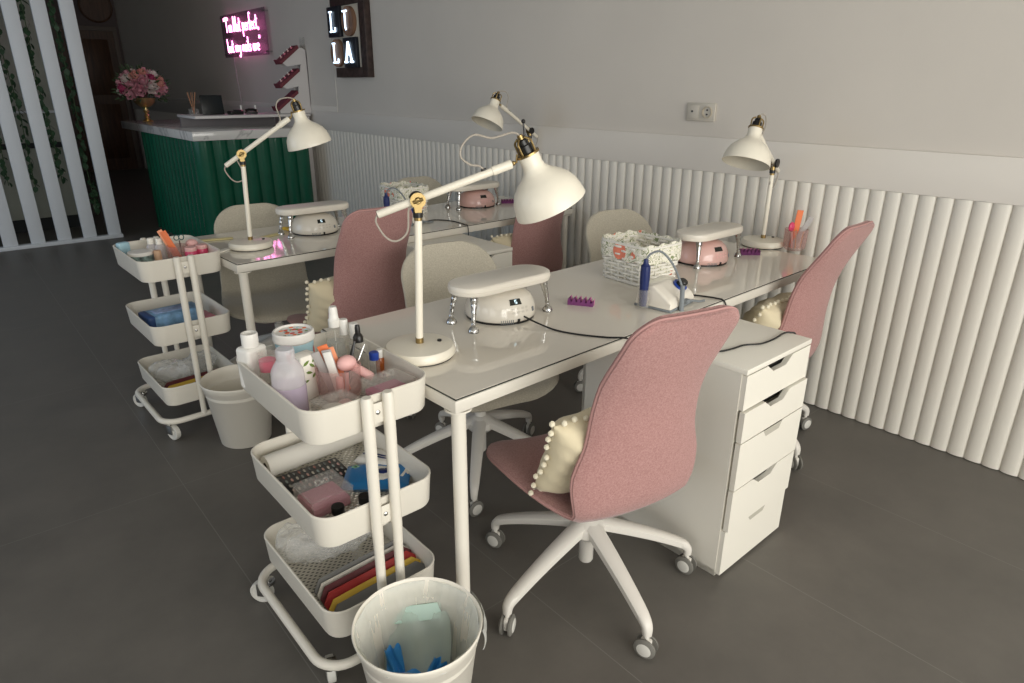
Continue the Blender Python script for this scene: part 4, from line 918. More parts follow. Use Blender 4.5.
# ---------------------------------------------------------------- three-tier carts
TW,TD,TH=.322,.445,.085
def cart(label,x,y,rz,cy):
    t=thing('storage_cart',label,'cart',(x,y,0),R(rz))
    def tray():
        mb=MB(); lv=[(-.014,0),(-.008,.002),(-.005,.008),(0,TH-.004),(.001,TH),(-.0035,TH+.001),(-.0045,TH-.004),(-.010,.010)]; o0=None; vs=[]; n=0
        for off,z in lv:
            o=rrect(TW+2*off,TD+2*off,max(.02,.052+off),7); n=len(o); vs+=[(a,b,z) for a,b in o]
        fs=[(j*n+i,j*n+(i+1)%n,(j+1)*n+(i+1)%n,(j+1)*n+i) for j in range(len(lv)-1) for i in range(n)]
        mb.add(vs,fs); mb.tube([(a,b,TH) for a,b in rrect(TW-.003,TD-.003,.051,7)],.0032,6,closed=True); return mb
    def bottom():
        return MB().prism(rrect(TW-.022,TD-.022,.042,7),.0085,.010)
    for zr in(.77,.50,.23):
        tr=obj('tray',tray,M_metal_w,t,key='tray',loc=(0,0,zr-TH)); obj('perforated_floor',bottom,M_meshm,tr,key='trayb')
        for sy in(-1,1):
            obj('bracket',lambda:MB().box((0,0,.045),(.05,.004,.05),bev=.002).lathe([(0,0),(.0055,0),(.0055,.003),(.003,.0045),(0,.005)],16,m=M_chrome,X=Matrix.Translation((0,-.002,.048))@Matrix.Rotation(R(90),4,'X')),M_metal_w,tr,key='trbr',loc=(0,sy*(TD/2+.008),0),rot=(0,0,0 if sy<0 else PI))
    for sy in(-1,1):
        for sx in(-1,1):
            obj('upright',lambda:MB().tube([(0,0,.085),(0,0,.24),(0,0,.36),(0,0,.42),(0,0,.770),(0,0,.778)],[.0115,.0115,.0118,.0135,.0140,.0105],16),M_metal_w,t,key='upr',loc=(sx*.0265,sy*(TD/2+.013),0))
    def loop():
        o=rrect(.362,.47,.075,8); return MB().tube([(a-.008,b,.085) for a,b in o],.0125,12,closed=True)
    obj('base_loop',loop,M_metal_w,t,key='loop')
    i=0
    for sx in(-1,1):
        for sy in(-1,1):
            c=obj('castor',lambda:MB().cyl((0,0,.05),(0,0,.066),.009,n=16,m=M_chrome).lathe([(0,.056),(.016,.056),(.016,.064),(0,.064)],20,m=M_chrome).box((.012,0.0115,.040),(.030,.003,.036),bev=.001,m=M_chrome).box((.012,-.0115,.040),(.030,.003,.036),bev=.001,m=M_chrome).box((.006,0,.056),(.03,.026,.004),m=M_chrome),M_chrome,t,key='cc',loc=(sx*.158-.006,sy*.195,0),rot=(0,0,R(cy[i]))); c.scale=(1.2,1.2,1.2)
            obj('wheel',lambda:MB().lathe([(0,-.008),(.008,-.009),(.010,-.006),(.022,-.006),(.024,-.009),(.0275,-.008),(.0285,0),(.0275,.008),(.024,.009),(.022,.006),(.010,.006),(.008,.009),(0,.008)],28,X=Matrix.Translation((.02,0,.0285))@Matrix.Rotation(R(90),4,'X')),M_wheel,c,key='cw'); i+=1
    return t
cart('white three tier cart nearest the camera, crowded with bottles and files',0.633,1.441,.5,(70,130,-20,200))
cart('white three tier cart at the left end of the back row',.676,3.06,1.5,(-70,120,-40,30))

# ---------------------------------------------------------------- waste bins
def bin_(label,x,y,liner):
    t=thing('waste_bin',label,'bin',(x,y,0)); t.scale=(1,1,1.09 if liner else 1.02)
    obj('bucket',lambda:MB().lathe([(0,.004),(.096,.0),(.101,.004),(.1315,.235),(.1335,.236),(.1345,.250),(.1375,.252),(.1425,.272),(.1445,.278),(.1425,.281),(.139,.278),(.134,.250),(.098,.010),(0,.010)],64,wave=lambda a,z:.0035*math.sin(z*190) if .03<z<.23 else 0),M_bin,t,key='binb',angle=60)
    if liner:
        def lf():
            mb=MB(); n=96; rnd=random.Random(2); ph=[rnd.random()*6 for _ in range(6)]; lv=[(.1385,.262),(.1372,.270),(.1365,.276),(.1355,.272),(.130,.235),(.120,.17),(.108,.10),(.090,.04),(.05,.026),(0.001,.022)]; vs=[]
            for li,(r,z) in enumerate(lv):
                for i in range(n):
                    a=2*PI*i/n; amp=(.010 if li>3 else .003)*(r/.13); rr=r+amp*(math.sin(7*a+ph[0]+z*9)+.6*math.sin(15*a+ph[1]-z*14)+.4*math.sin(31*a+ph[2]))*.5; rr=min(rr,.1375-(.278-z)*.14) if 3<li<9 else rr; zz=z
                    vs.append((rr*math.cos(a),rr*math.sin(a),zz))
            return mb.add(vs,[(j*n+i,j*n+(i+1)%n,(j+1)*n+(i+1)%n,(j+1)*n+i) for j in range(len(lv)-1) for i in range(n)])
        obj('bag_liner',lf,M_liner,t,angle=80,label='translucent bag liner')
        obj('loose_liner_fold',lambda:MB().grid(lambda u,v:Vector(((.1475+.006*math.sin(v*PI))*math.cos(-.9+u*.9),(.1475+.006*math.sin(v*PI)+.003*math.sin(u*20))*math.sin(-.9+u*.9),.282-v*(.05+.012*math.sin(u*7)))),16,6),M_liner,t,angle=80,label='liner folded over the rim')
    return t
bin_('round white waste bin with bag liner in front of the nearest cart',.590,1.012,True)
bin_('round white ribbed waste bin beside the back row cart',.765,2.655,False)
# what lies in the near bin: clear sachet with a blue glove
t=thing('glove_sachet','pale green film sachet holding blue gloves, inside the nearest bin','packaging',(.618,1.070,.135)); t.rotation_euler=(R(52),R(0),R(-42)); t.scale=(1.2,1.25,1.2)
def sach(w,h,th,k):
    def f(sd):
        def g(u,v):
            a,b=2*u-1,2*v-1; e=(max(0,1-abs(a)**3)*max(0,1-abs(b)**3))**.5
            return Vector((a*w/2*(1+.06*math.sin(3*b+k)),b*h/2+.004*math.sin(7*a+k),sd*th*e+.005*math.sin(6*a+3*b+k)+.012*b*b))
        return g
    mb=MB(); mb.grid(f(1),15,15); mb.grid(f(-1),15,15,flip=True); return mb
obj('film_sleeve',sach(.125,.17,.012,1),M_maskg,t,angle=80); obj('top_flap',MB().box((0,.08,.012),(.11,.03,.006),bev=.002,X=Matrix.Rotation(R(8),4,'Z')),mat('pale_mint',(196,222,212),.5),t)
mb=MB(); s_=sach(.105,.06,.008,2); mb.add(s_.v,s_.f,X=Matrix.Translation((0,-.05,.012))); s_=sach(.035,.075,.006,3); mb.add(s_.v,s_.f,X=Matrix.Translation((-.04,-.015,.016))@Matrix.Rotation(R(14),4,'Z')); s_=sach(.03,.06,.006,4); mb.add(s_.v,s_.f,X=Matrix.Translation((.035,-.025,.016))@Matrix.Rotation(R(-34),4,'Z'))
obj('gloves',mb,M_glove,t,angle=80)

# ---------------------------------------------------------------- top tray of the near cart (floor z .70)
Z1=.6955
def bottle(name,label,cat,mt,x,y,z,pr,capm=None,cappr=None,n=32,extra=None,group=None):
    t=thing(name,label,cat,(x,y,z),0,group); b=obj('body',MB().lathe(pr,n),mt,t,angle=40)
    if cappr: obj('cap',MB().lathe(cappr,n),capm,t)
    if extra: extra(t,b)
    return t
# square white bottle at the back left
t=thing('square_bottle','square white bottle with round screw neck at the left corner of the near cart','bottle',(.505,1.602,Z1),R(20)); t.scale=(1,1,1.08)
obj('body',MB().box((0,0,.052),(.062,.05,.104),bev=.010,seg=4),M_whitepl,t); obj('neck',MB().lathe([(.0,.10),(.020,.103),(.0205,.108),(.0205,.132),(.0195,.135),(.0165,.135),(.016,.120),(0,.120)],28),M_whitepl,t)
# pink lidded pot
bottle('liquid_jar','small clear jar holding hot pink liquid behind the lilac bottle','jar',M_clear,.520,1.540,Z1,[(0,0),(.020,0),(.022,.004),(.022,.085),(.0215,.108),(.0205,.108),(.0205,.085),(.020,.01),(0,.008)],M_hotpink,[(0,.062),(.0203,.062),(.0203,.090),(0,.090)])
# lilac bottle with wide shoulder
t=bottle('lilac_bottle','large hazy bottle half full of lilac liquid at the front left of the near cart','bottle',M_hazy,.516,1.405,Z1+.002,[(0,0),(.034,0),(.0375,.006),(.0375,.088),(.036,.100),(.028,.114),(.0215,.122),(.0205,.126),(.021,.128),(.021,.146),(.0195,.149),(0,.149)])
obj('liquid',MB().lathe([(0,.002),(.0385,.001),(.0388,.006),(.0388,.066),(0,.066)],32),M_lilac,t,label='lilac liquid filling the lower half'); t.scale=(1,1,1.07)
# round tub with printed lid
t=thing('sweet_tub','round tub with white lid printed with red berries, back of the near cart','tub',(.616,1.600,Z1)); t.scale=(1,1,1.2); 
obj('tub_wall',MB().lathe([(0,.018),(.036,.018),(.0455,.022),(.0485,.085),(0,.085)],40),M_cyanprint,t)
ld=obj('lid',MB().lathe([(0.0,.103),(.044,.103),(.046,.107),(.050,.107),(.0525,.104),(.053,.088),(.049,.084),(0,.084)],48),M_whitepl,t)
rnd=random.Random(4)
for k,mm in enumerate((M_redprint,M_orange,M_leafgreen,M_cyanprint)):
    mb=MB()
    for i in range(6):
        a=(i*1.05+k*.27); r=.012+.026*rnd.random(); X=Matrix.Translation((r*math.cos(a),r*math.sin(a),.1032)); mb.lathe([(0,.0006),(.0065-.001*k,.0005),(.0068-.001*k,-.001)],9,X=X@Matrix.Diagonal((1,.7,1,1)))
    obj('printed_fruit',mb,mm,ld)
mb=MB()
for i in range(7):
    a=-2.3+i*.85; mb.add([( .0486*math.cos(a+da),.0486*math.sin(a+da),.060+zz) for da,zz in((-.16,0),(-.08,-.014),(0,-.018),(.08,-.014),(.16,0),(.1,.012),(0,.004),(-.1,.012))],[tuple(range(8))])
obj('printed_hearts',mb,M_redprint,t)
# white carton with green leaves
t=thing('leaf_print_carton','white carton printed with green leaves, behind the lilac bottle','carton',(.580,1.458,Z1),R(14))
obj('carton',MB().box((0,0,.058),(.050,.040,.116),bev=.005),M_paper,t)
mb=MB()
for (u,z,a,s_) in((-.010,.098,.5,.011),(.006,.088,-.7,.010),(.012,.101,.9,.008),(-.004,.072,-.3,.010),(.010,.062,.8,.009),(-.013,.052,.2,.008)):
    P=[(-s_,0),(-s_*.4,s_*.36),(s_*.3,s_*.34),(s_,0),(s_*.3,-s_*.34),(-s_*.4,-s_*.36)]
    mb.add([(u+p*math.cos(a)-q*math.sin(a),-.0206,z+p*math.sin(a)+q*math.cos(a)) for p,q in P],[tuple(range(6))])
obj('leaf_print',mb,M_leafgreen,t); mb=MB()
for i in range(11): mb.add([(.018,-.0206,.008+i*.0066),(.0235,-.0206,.0095+i*.0066),(.0235,-.0206,.012+i*.0066),(.018,-.0206,.0105+i*.0066)],[(0,1,2,3)])
obj('printed_ticks',mb,M_black,t)
# ribbed pink cup with files and brushes
tinted_cup('ribbed translucent pink cup full of files in the near cart','',0,0,M_pinkclear) if False else None
CX,CY=.640,1.402
t=tinted_cup('ribbed translucent pink cup full of files in the near cart',CX,CY,Z1,M_pinkclear,.054,.088,1)
zf=Z1+.011
stick('nail_file','orange nail file standing behind the white files in the near cart cup','nail file',M_orange,CX+.012,CY+.002,zf,.132,.026,20,140)
stick('nail_file','pale orange nail file leaning on the orange one in the near cart cup','nail file',M_peach,CX+.020,CY+.006,zf,.120,.024,17,140)
stick('nail_file','leftmost grey edged nail file in the near cart cup','nail file',M_greyfile,CX-.010,CY+.012,zf,.116,.022,19,145)
stick('nail_file','white nail file with grey edge in the middle of the near cart cup','nail file',M_whitepl,CX-.004,CY-.008,zf,.116,.020,12,140)
stick('nail_file','grey nail file just behind the white one in the near cart cup','nail file',M_greyfile,CX-.002,CY-.003,zf,.120,.024,12,140)
t=thing('powder_puff','round pale pink brush head over the rim of the near cart cup','brush',(CX+.014,CY-.006,zf-.008)); obj('handle',MB().tube([(0,0,0),(.004,0,.062)],.005,10),M_palepink,t); obj('head',MB().sph((.006,0,.086),.025,16,sq=(1,.8,.8)),M_palepink,t)
solo('pink_tube',MB().lathe([(0,0),(.008,0),(.009,.003),(.009,.052),(.0075,.056),(0,.056)],18),M_palepink,'pale pink tube standing inside the near cart cup','tube',(CX-.012,CY-.026,zf))
t=thing('fine_brush','thin black handled brush leaning right in the near cart','brush',(CX+.028,CY+.022,zf)); t.rotation_euler=(R(-8),R(20),0); obj('handle',MB().tube([(0,0,0),(0,0,.118)],[.0028,.0035],8),M_black,t)
t=thing('fine_brush','second black handled brush, beside the dropper bottle in the near cart','brush',(CX+.02,CY+.03,zf)); t.rotation_euler=(R(-12),R(28),0); obj('handle',MB().tube([(0,0,0),(0,0,.11)],[.0028,.0032],8),M_black,t)
t=thing('cuticle_tool','slim silver tool leaning right behind the near cart cup','tool',(CX+.030,CY+.020,zf)); t.rotation_euler=(R(0),R(28),0); obj('shaft',MB().tube([(0,0,0),(0,0,.105),(0,0,.118)],[.0018,.0018,.0007],8),M_chrome,t)
# spray bottle and its smaller neighbours at the back
def spray(t,b):
    obj('liquid',MB().lathe([(0,.002),(.0235,.003),(.0235,.07),(0,.07)],28),film('clear_liquid',(226,230,228),.18,.05),t)
    obj('tube',MB().cyl((0,0,.01),(0,0,.10),.0015,n=6),M_whitepl,t)
bottle('spray_bottle','clear spray bottle with white pump at the back of the near cart','bottle',M_clear,.731,1.600,Z1,[(0,0),(.0235,0),(.0255,.004),(.0255,.092),(.022,.106),(.0125,.112),(.0125,.118)],M_whitepl,[(0,.112),(.0155,.112),(.0155,.132),(.013,.135),(.0115,.150),(.0115,.158),(.0095,.168),(0,.168)],extra=spray)
bottle('small_spray_bottle','small clear bottle with white cap, right of the spray bottle','bottle',M_clear,.752,1.588,Z1,[(0,0),(.016,0),(.0175,.004),(.0175,.078),(.009,.088),(.009,.095)],M_whitepl,[(0,.088),(.0115,.088),(.0115,.128),(.0105,.131),(0,.131)])
bottle('small_spray_bottle','small clear bottle with white cap, next to the black dropper bottle','bottle',M_clear,.768,1.560,Z1,[(0,0),(.016,0),(.0175,.004),(.0175,.072),(.009,.082),(.009,.09)],M_whitepl,[(0,.082),(.0115,.082),(.0115,.120),(.0105,.123),(0,.123)])
bottle('dropper_bottle','clear bottle with black rubber dropper in the near cart','bottle',M_clear,.752,1.508,Z1,[(0,0),(.0195,0),(.0215,.004),(.0215,.075),(.019,.084),(.0105,.090),(.0105,.095)],M_black,[(0,.090),(.0135,.090),(.0135,.103),(.0105,.109),(.0075,.113),(.0070,.130),(.0055,.136),(0,.137)])
bottle('blue_capped_vial','small clear vial with blue cap near the right corner of the near cart','vial',M_clear,.755,1.434,Z1,[(0,0),(.0125,0),(.0135,.003),(.0135,.058),(.0095,.064)],M_blue2,[(0,.062),(.0125,.062),(.0125,.080),(.011,.082),(0,.082)])
bottle('amber_vial','tiny amber bottle with white cap near the right corner of the near cart','vial',M_amber,.780,1.450,Z1+.0,[(0,0),(.0105,0),(.0115,.003),(.0115,.052),(.007,.058)],M_whitepl,[(0,.056),(.0085,.056),(.0085,.076),(.0075,.078),(0,.078)])
solo('pink_tube',MB().tube([(.668,1.402,.778),(.671,1.399,.776),(.700,1.362,.752),(.706,1.355,.747)],[.008,.0115,.0115,.0095],16),M_palepink,'pale pink tube lying slanted right of the near cart cup','tube')
def bowbox(label,x,y,z,rz,w,d,h,mfill,fillh):
    t=thing('acrylic_box',label,'box',(x,y,z),R(rz))
    mb=MB(); mb.span((-w/2,-d/2,0),(w/2,d/2,.002)); 
    for a,b in(((-w/2,-d/2,0),(w/2,-d/2+.002,h)),((-w/2,d/2-.002,0),(w/2,d/2,h)),((-w/2,-d/2,0),(-w/2+.002,d/2,h)),((w/2-.002,-d/2,0),(w/2,d/2,h))): mb.span(a,b)
    obj('box_wall',mb,M_clear,t)
    ld=obj('lid',MB().box((0,0,h+.0025),(w+.004,d+.004,.004),bev=.001),M_clear,t)
    bw=MB().sph((0,0,h+.012),.005,10)
    for s_ in(-1,1): bw.tube(crom([(0,0,h+.012),(s_*.008,.002,h+.020),(s_*.016,.003,h+.018),(s_*.015,0,h+.009),(0,0,h+.012)],4),.0028,8)
    obj('bow_knob',bw,M_clear,ld)
    if mfill: obj('cotton_pads',MB().box((0,0,fillh/2+.003),(w-.010,d-.010,fillh),bev=.006),mfill,t,label='pink pads inside')
    return t
bowbox('clear acrylic box with bow knob holding pink pads, right front of the near cart',.722,1.308,Z1+.016,6,.10,.085,.042,mat('pink_pads',(196,98,136),.9,bump=.5,bscale=120),.018)
t=bowbox('clear acrylic box with bow knob and white sponge, front middle of the near cart',.585,1.305,Z1+.008,8,.086,.086,.036,None,0)
solo('round_sponge',MB().sph((0,0,.014),.03,20,sq=(1,1,.46)),M_paper,'round white sponge inside the front acrylic box of the near cart','sponge',(.572,1.302,Z1+.012))
solo('pink_sponge',MB().sph((0,0,.012),.017,16,sq=(1,1,.7)),M_palepink,'small pink sponge beside the white one in the front acrylic box','sponge',(.610,1.318,Z1+.012))

# ---------------------------------------------------------------- middle tray of the near cart (z .4255)
Z2=.4255
o=thing('paper_roll','white paper roll lying along the back of the near cart middle tray','paper roll',(.640,1.612,Z2+.0315),R(3)); 
obj('roll',MB().lathe([(.012,-.142),(.031,-.142),(.031,.142),(.012,.142)],36,X=Matrix.Rotation(R(90),4,'Y')),M_paper,o); obj('core',MB().lathe([(.0095,-.1425),(.0122,-.1425),(.0122,.1425),(.0095,.1425)],24,X=Matrix.Rotation(R(90),4,'Y')),mat('cardboard',(96,84,70),.9),o)
t=thing('nail_tip_palette','black tray of metallic nail tip samples in the near cart middle tray','sample tray',(.588,1.515,Z2),R(-2))
obj('tray_base',MB().box((0,0,.006),(.180,.105,.012),bev=.002),M_black,t)
tipc=[mat('tip%d'%i,c,.25,metal=.3) for i,c in enumerate(((150,160,156),(176,170,160),(196,160,150),(120,124,122),(206,200,186),(164,120,112)))]
for r in range(4):
    for c in range(12):
        obj('nail_tip',lambda:MB().sph((0,0,0),.0085,8,sq=(.42,1,.3)),tipc[(r*5+c*2)%6],t,key='tip%d'%((r*5+c*2)%6),loc=(-.080+c*.0145,-.038+r*.025,.0125))
bowbox('acrylic box full of pink cotton pads in the near cart middle tray',.560,1.385,Z2,2,.110,.105,.055,mat('pink_cotton',(216,138,160),.95,bump=.6,bscale=150),.028)
for i,(x,y,w) in enumerate(((.552,1.288,'left'),(.622,1.285,'right'))):
    bottle('black_capped_bottle','small black capped bottle, %s of two in the near cart middle tray'%w,'bottle',M_clear,x,y,Z2,[(0,0),(.015,0),(.017,.003),(.017,.03),(.01,.036)],M_black,[(0,.034),(.0150,.034),(.0155,.036),(.0155,.052),(.0145,.054),(0,.054)])
def pouch(mb,w,d,h,X=None,m=None):
    def f(sd):
        def g(u,v):
            a,b=2*u-1,2*v-1; e=(max(0,1-abs(a)**4)*max(0,1-abs(b)**6))**.5
            return Vector((a*w/2,b*d/2,h/2+sd*h/2*e+.0015*math.sin(8*a+5*b)*e))
        return g
    mb.grid(f(1),17,13,m=m,X=X); mb.grid(f(-1),17,13,m=m,X=X,flip=True); return mb
t=thing('wipes_packet','blue packet of wipes with white label in the near cart middle tray','packet',(.715,1.392,Z2),R(-38))
obj('pouch',pouch(MB(),.175,.115,.030),M_pkblue,t,angle=70)
obj('printed_label',pouch(MB(),.085,.070,.010,X=Matrix.Translation((.018,.0,.0225))),M_paper,t,angle=70); obj('navy_oval',MB().lathe([(0,.0345),(.022,.0335),(.024,.030)],24,X=Matrix.Translation((.022,.004,0))@Matrix.Diagonal((1.1,.55,1,1))),M_navy,t,angle=70)
obj('cross_mark',MB().box((-.062,.034,.0265),(.020,.006,.003)).box((-.062,.034,.0265),(.006,.018,.003)),mat('green_print',(150,200,160),.6),t)
t=thing('white_packet','white packet with two dark blue stripes at the right of the near cart middle tray','packet',(.765,1.455,Z2),R(-62)); obj('pouch',pouch(MB(),.14,.07,.036),M_paper,t,angle=70)
obj('stripes',MB().box((-.0,-.012,.0365),(.10,.004,.002)).box((.0,-.003,.0372),(.10,.004,.002)),M_navy,t)
solo('rolled_wipe',MB().tube([(-.03,0,.013),(-.02,0,.014),(.03,.004,.014),(.036,.004,.013)],[.009,.013,.013,.010],14),M_paper,'small white rolled wipe at the right edge of the near cart middle tray','wipe',(.775,1.352,Z2),R(30))
solo('folded_cloth',MB().box((0,0,.009),(.085,.06,.016),bev=.006),M_paper,'folded white cloth between the two black caps in the near cart middle tray','cloth',(.588,1.315,Z2),R(20)) if False else None

# ---------------------------------------------------------------- bottom tray of the near cart (z .1555)
Z3=.1555
def bag(mb,L,r,seed):
    rnd=random.Random(seed); ph=[rnd.random()*6 for _ in range(8)]
    def g(u,v):
        a=2*PI*u; t=v*2-1; R_=r*(1-abs(t)**5)**.5*(1+.10*math.sin(5*a+ph[0]+6*t)+.07*math.sin(11*a+ph[1]-9*t)+.05*math.sin(17*t+ph[2]+3*a)); return Vector((t*L/2,R_*math.cos(a)*1.15,r*.92+R_*math.sin(a)*.85))
    mb.grid(g,44,34,closeu=True); return mb
t=thing('clear_bag','crumpled clear plastic bag filling the left of the near cart bottom tray','bag',(.578,1.555,Z3),R(-28)); obj('film',bag(MB(),.20,.055,1),M_bag,t,angle=80); obj('inner_film',bag(MB(),.15,.036,5),M_bag,t,angle=80)
t=thing('clear_bag','crumpled clear plastic bag at the back right of the near cart bottom tray','bag',(.705,1.545,Z3),R(24)); obj('film',bag(MB(),.19,.048,2),M_bag,t,angle=80); obj('inner_film',bag(MB(),.14,.03,8),M_bag,t,angle=80)
for i,(c,yy,h,w) in enumerate(((M_grey,1.372,.062,'grey card, furthest back of the boards'),(M_white,1.358,.058,'white card behind the dark red board'),(M_maroon,1.338,.060,'dark red board'),(M_red,1.318,.056,'bright red board'),(M_yellow,1.296,.050,'yellow board'),(M_grey,1.276,.048,'grey board at the front'))):
    o=solo('colour_board',MB().prism([(-.135,0),(.135,0),(.142,h*.6),(.12,h),(-.12,h),(-.142,h*.6)],0,.0045,axis='y'),c,w+' in the near cart bottom tray','board',(.648,yy-.006,Z3),R(2)); o.rotation_euler=(R(-38),0,R(3))

# ---------------------------------------------------------------- contents of the far cart
def W2(u,v):  # far cart local to world
    a=R(1.5); return (.676+u*math.cos(a)-v*math.sin(a),3.06+u*math.sin(a)+v*math.cos(a))
x,y=W2(-.125,.165); solo('blue_sachet',MB().box((0,0,.045),(.05,.03,.09),bev=.008),mat('light_blue_plastic',(160,196,210),.4),'pale blue packet standing at the far left corner of the back row cart','packet',(x,y,Z1),R(20))
x,y=W2(-.095,.02); t=thing('patterned_tub','white tub with dark patterned wall at the left of the back row cart','tub',(x,y,Z1)); obj('wall',MB().lathe([(0,0),(.040,0),(.044,.004),(.047,.060),(0,.060)],36),mat('dark_pattern',(120,140,136),.5,var=.75,vscale=60),t); obj('lid',MB().lathe([(0,.072),(.046,.072),(.049,.069),(.049,.058),(.046,.058)],36),M_whitepl,t)
for i,(u,v,w) in enumerate(((-.03,.10,'left'),(-.005,.07,'middle'),(.022,.09,'right'))):
    x,y=W2(u,v); bottle('pump_bottle','clear cream capped bottle, %s of three in the back row cart'%w,'bottle',M_hazy if i<2 else M_clear,x,y,Z1,[(0,0),(.018,0),(.02,.004),(.02,.070),(.012,.080),(.01,.086)],M_palepink if False else M_paper,[(0,.08),(.013,.08),(.013,.102),(.011,.105),(0,.105)])
x,y=W2(-.04,-.02); solo('beige_tube',MB().lathe([(0,0),(.014,0),(.015,.003),(.015,.07),(.013,.074),(0,.074)],18),mat('beige_plastic',(196,160,130),.5),'small beige tube beside the patterned tub in the back row cart','tube',(x,y,Z1))
x,y=W2(.045,.0); t=tinted_cup('translucent pink cup of files in the back row cart',x,y,Z1,M_pinkclear,.042,.08,1)
stick('nail_file','broad orange nail file leaning left in the back row cart cup','nail file',M_orange,x+.006,y-.002,Z1+.011,.140,.028,24,140)
stick('nail_file','pale edged nail file behind the orange one in the back row cart','nail file',M_peach,x+.000,y+.010,Z1+.011,.145,.024,25,140)
t=thing('nail_scissors','small dark scissors standing in the back row cart cup','scissors',(x+.018,y+.018,Z1+.011)); obj('blades',MB().tube([(0,0,0),(0,0,.085)],[.001,.003],8),M_chrome,t)
for s_ in(-1,1): obj('finger_ring',MB().tube([(s_*.010+.010*math.cos(a*PI/8),0,.097+.011*math.sin(a*PI/8)) for a in range(16)],.0022,6,closed=True),mat('teal_plastic',(40,84,84),.4),t)
x,y=W2(.03,.075); bottle('white_capped_vial','tall vial with white cap behind the back row cart cup','vial',M_clear,x,y,Z1,[(0,0),(.012,0),(.013,.003),(.013,.085),(.009,.092)],M_whitepl,[(0,.09),(.0105,.09),(.0105,.116),(.009,.118),(0,.118)])
for i,(u,v,w) in enumerate(((.082,-.055,'left'),(.132,-.035,'right'))):
    x,y=W2(u,v); bottle('pink_jar','jar of hot pink gel, %s of the pair in the back row cart'%w,'jar',M_hotpink,x,y,Z1,[(0,0),(.023,0),(.0245,.004),(.0245,.058),(.022,.062)],M_palepink,[(0,.060),(.0235,.060),(.0235,.074),(.0225,.076),(0,.076)])
x,y=W2(.115,.03); t=thing('powder_puff','pale pink round puff behind the pink jars in the back row cart','puff',(x,y,Z1)); obj('head',MB().sph((0,0,.07),.026,16,sq=(1,1,.85)),M_palepink,t); obj('handle',MB().cyl((0,0,0),(0,0,.055),.008,n=14),M_palepink,t)
x,y=W2(-.02,.02); t=thing('blue_glove_box','blue and lilac printed packet in the back row cart middle tray','packet',(x,y,Z2),R(6)); obj('packet_body',MB().box((0,0,.036),(.235,.125,.072),bev=.012,seg=3),M_pkblue2,t); obj('printed_band',MB().box((.0,-.0,.0725),(.15,.06,.002),bev=.0008),mat('lilac_print',(150,170,206),.4,var=.3,vscale=60),t); obj('dark_end',MB().box((-.10,0,.036),(.037,.127,.074),bev=.012,seg=3),mat('deep_blue_print',(44,72,120),.4),t)
x,y=W2(.115,-.02); solo('small_tray',MB().box((0,0,.010),(.07,.20,.016),bev=.004).box((0,0,.02),(.05,.17,.006),bev=.002,m=M_pinkpl),M_whitepl,'narrow white tray with pink insert right of the blue packet in the back row cart','tray',(x,y,Z2),R(6))
x,y=W2(.01,-.145); solo('pink_strip',MB().box((0,0,.004),(.16,.03,.006),bev=.002),M_palepink,'pale pink strip at the front of the back row cart middle tray','strip',(x,y,Z2),R(6))
x,y=W2(-.05,.05); t=thing('clear_bag','clear bag of plastic wrap at the left of the back row cart bottom tray','bag',(x,y,Z3),R(-30)); obj('film',bag(MB(),.21,.052,11),M_bag,t,angle=80); obj('inner_film',bag(MB(),.15,.036,12),M_bag,t,angle=80)
x,y=W2(.06,.07); t=thing('clear_bag','clear bag of plastic wrap at the right of the back row cart bottom tray','bag',(x,y,Z3),R(35)); obj('film',bag(MB(),.19,.05,13),M_bag,t,angle=80); obj('inner_film',bag(MB(),.15,.034,14),M_bag,t,angle=80)
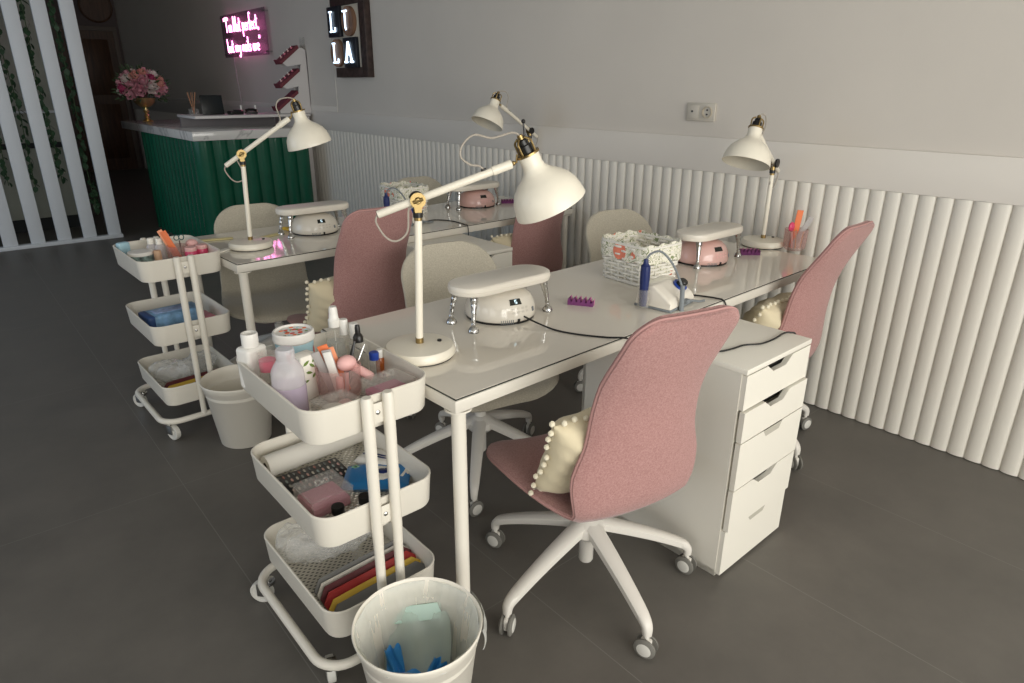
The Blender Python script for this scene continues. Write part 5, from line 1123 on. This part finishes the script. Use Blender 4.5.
for i,(c,v,h,w) in enumerate(((M_maroon,-.095,.058,'maroon board behind the yellow one'),(M_yellow,-.118,.050,'yellow board in front of the maroon one'),(M_maroon,-.142,.044,'front maroon board'))):
    x,y=W2(0,v); o=solo('colour_board',MB().prism([(-.13,0),(.13,0),(.137,h*.6),(.11,h),(-.11,h),(-.137,h*.6)],0,.0045,axis='y'),c,w+' in the back row cart bottom tray','board',(x,y,Z3)); o.rotation_euler=(R(-38),0,R(6))

# ---------------------------------------------------------------- light, world, camera
def area(name,loc,rot,sx,sy,power,col):
    l=bpy.data.lights.new(name,'AREA'); l.shape='RECTANGLE'; l.size=sx; l.size_y=sy; l.energy=power; l.color=col
    o=bpy.data.objects.new(name,l); COL.objects.link(o); o.location=loc; o.rotation_euler=rot; return o
area('front_daylight',(.6,-2.75,1.5),(R(90),0,0),4.6,2.4,212,(1,.970,.90))
area('side_daylight',(-3.25,4.9,1.6),(R(90),0,R(-90)),3.2,2.0,38,(.62,.78,1))
area('left_fill',(-3.25,.4,1.6),(R(90),0,R(-90)),3.8,2.0,42,(1,.975,.92))  # unseen fill lamp added to brighten the sides that face left
w=bpy.data.worlds.new('world'); S.world=w; w.use_nodes=True; w.node_tree.nodes['Background'].inputs[0].default_value=(.8,.9,1,1); w.node_tree.nodes['Background'].inputs[1].default_value=.3
cam=bpy.data.cameras.new('camera'); cam.sensor_width=36; cam.lens=664.07/1024*36; cam.clip_start=.05; cam.clip_end=60
co=bpy.data.objects.new('camera',cam); COL.objects.link(co)
a,b,c=.36721908,-.70555456,.00388549
Rx=Matrix(((1,0,0),(0,math.cos(a),-math.sin(a)),(0,math.sin(a),math.cos(a)))); Ry=Matrix(((math.cos(b),0,math.sin(b)),(0,1,0),(-math.sin(b),0,math.cos(b)))); Rz=Matrix(((math.cos(c),-math.sin(c),0),(math.sin(c),math.cos(c),0),(0,0,1)))
Rm=Rz@Rx@Ry; MM=Matrix((Rm@V(1,0,0),Rm@V(0,0,1),-(Rm@V(0,1,0)))).transposed()
right,down,fwd=MM[0],MM[1],MM[2]
co.matrix_world=Matrix.Translation((0,0,1.416))@Matrix((right,-down,-fwd)).transposed().to_4x4()
S.camera=co
vs=S.view_settings; vs.view_transform='Standard'; vs.look='None'; vs.gamma=1; vs.use_curve_mapping=False; vs.exposure=0
S.cycles.use_denoising=True
S.cycles.max_bounces=10; S.cycles.diffuse_bounces=6; S.cycles.transparent_max_bounces=24
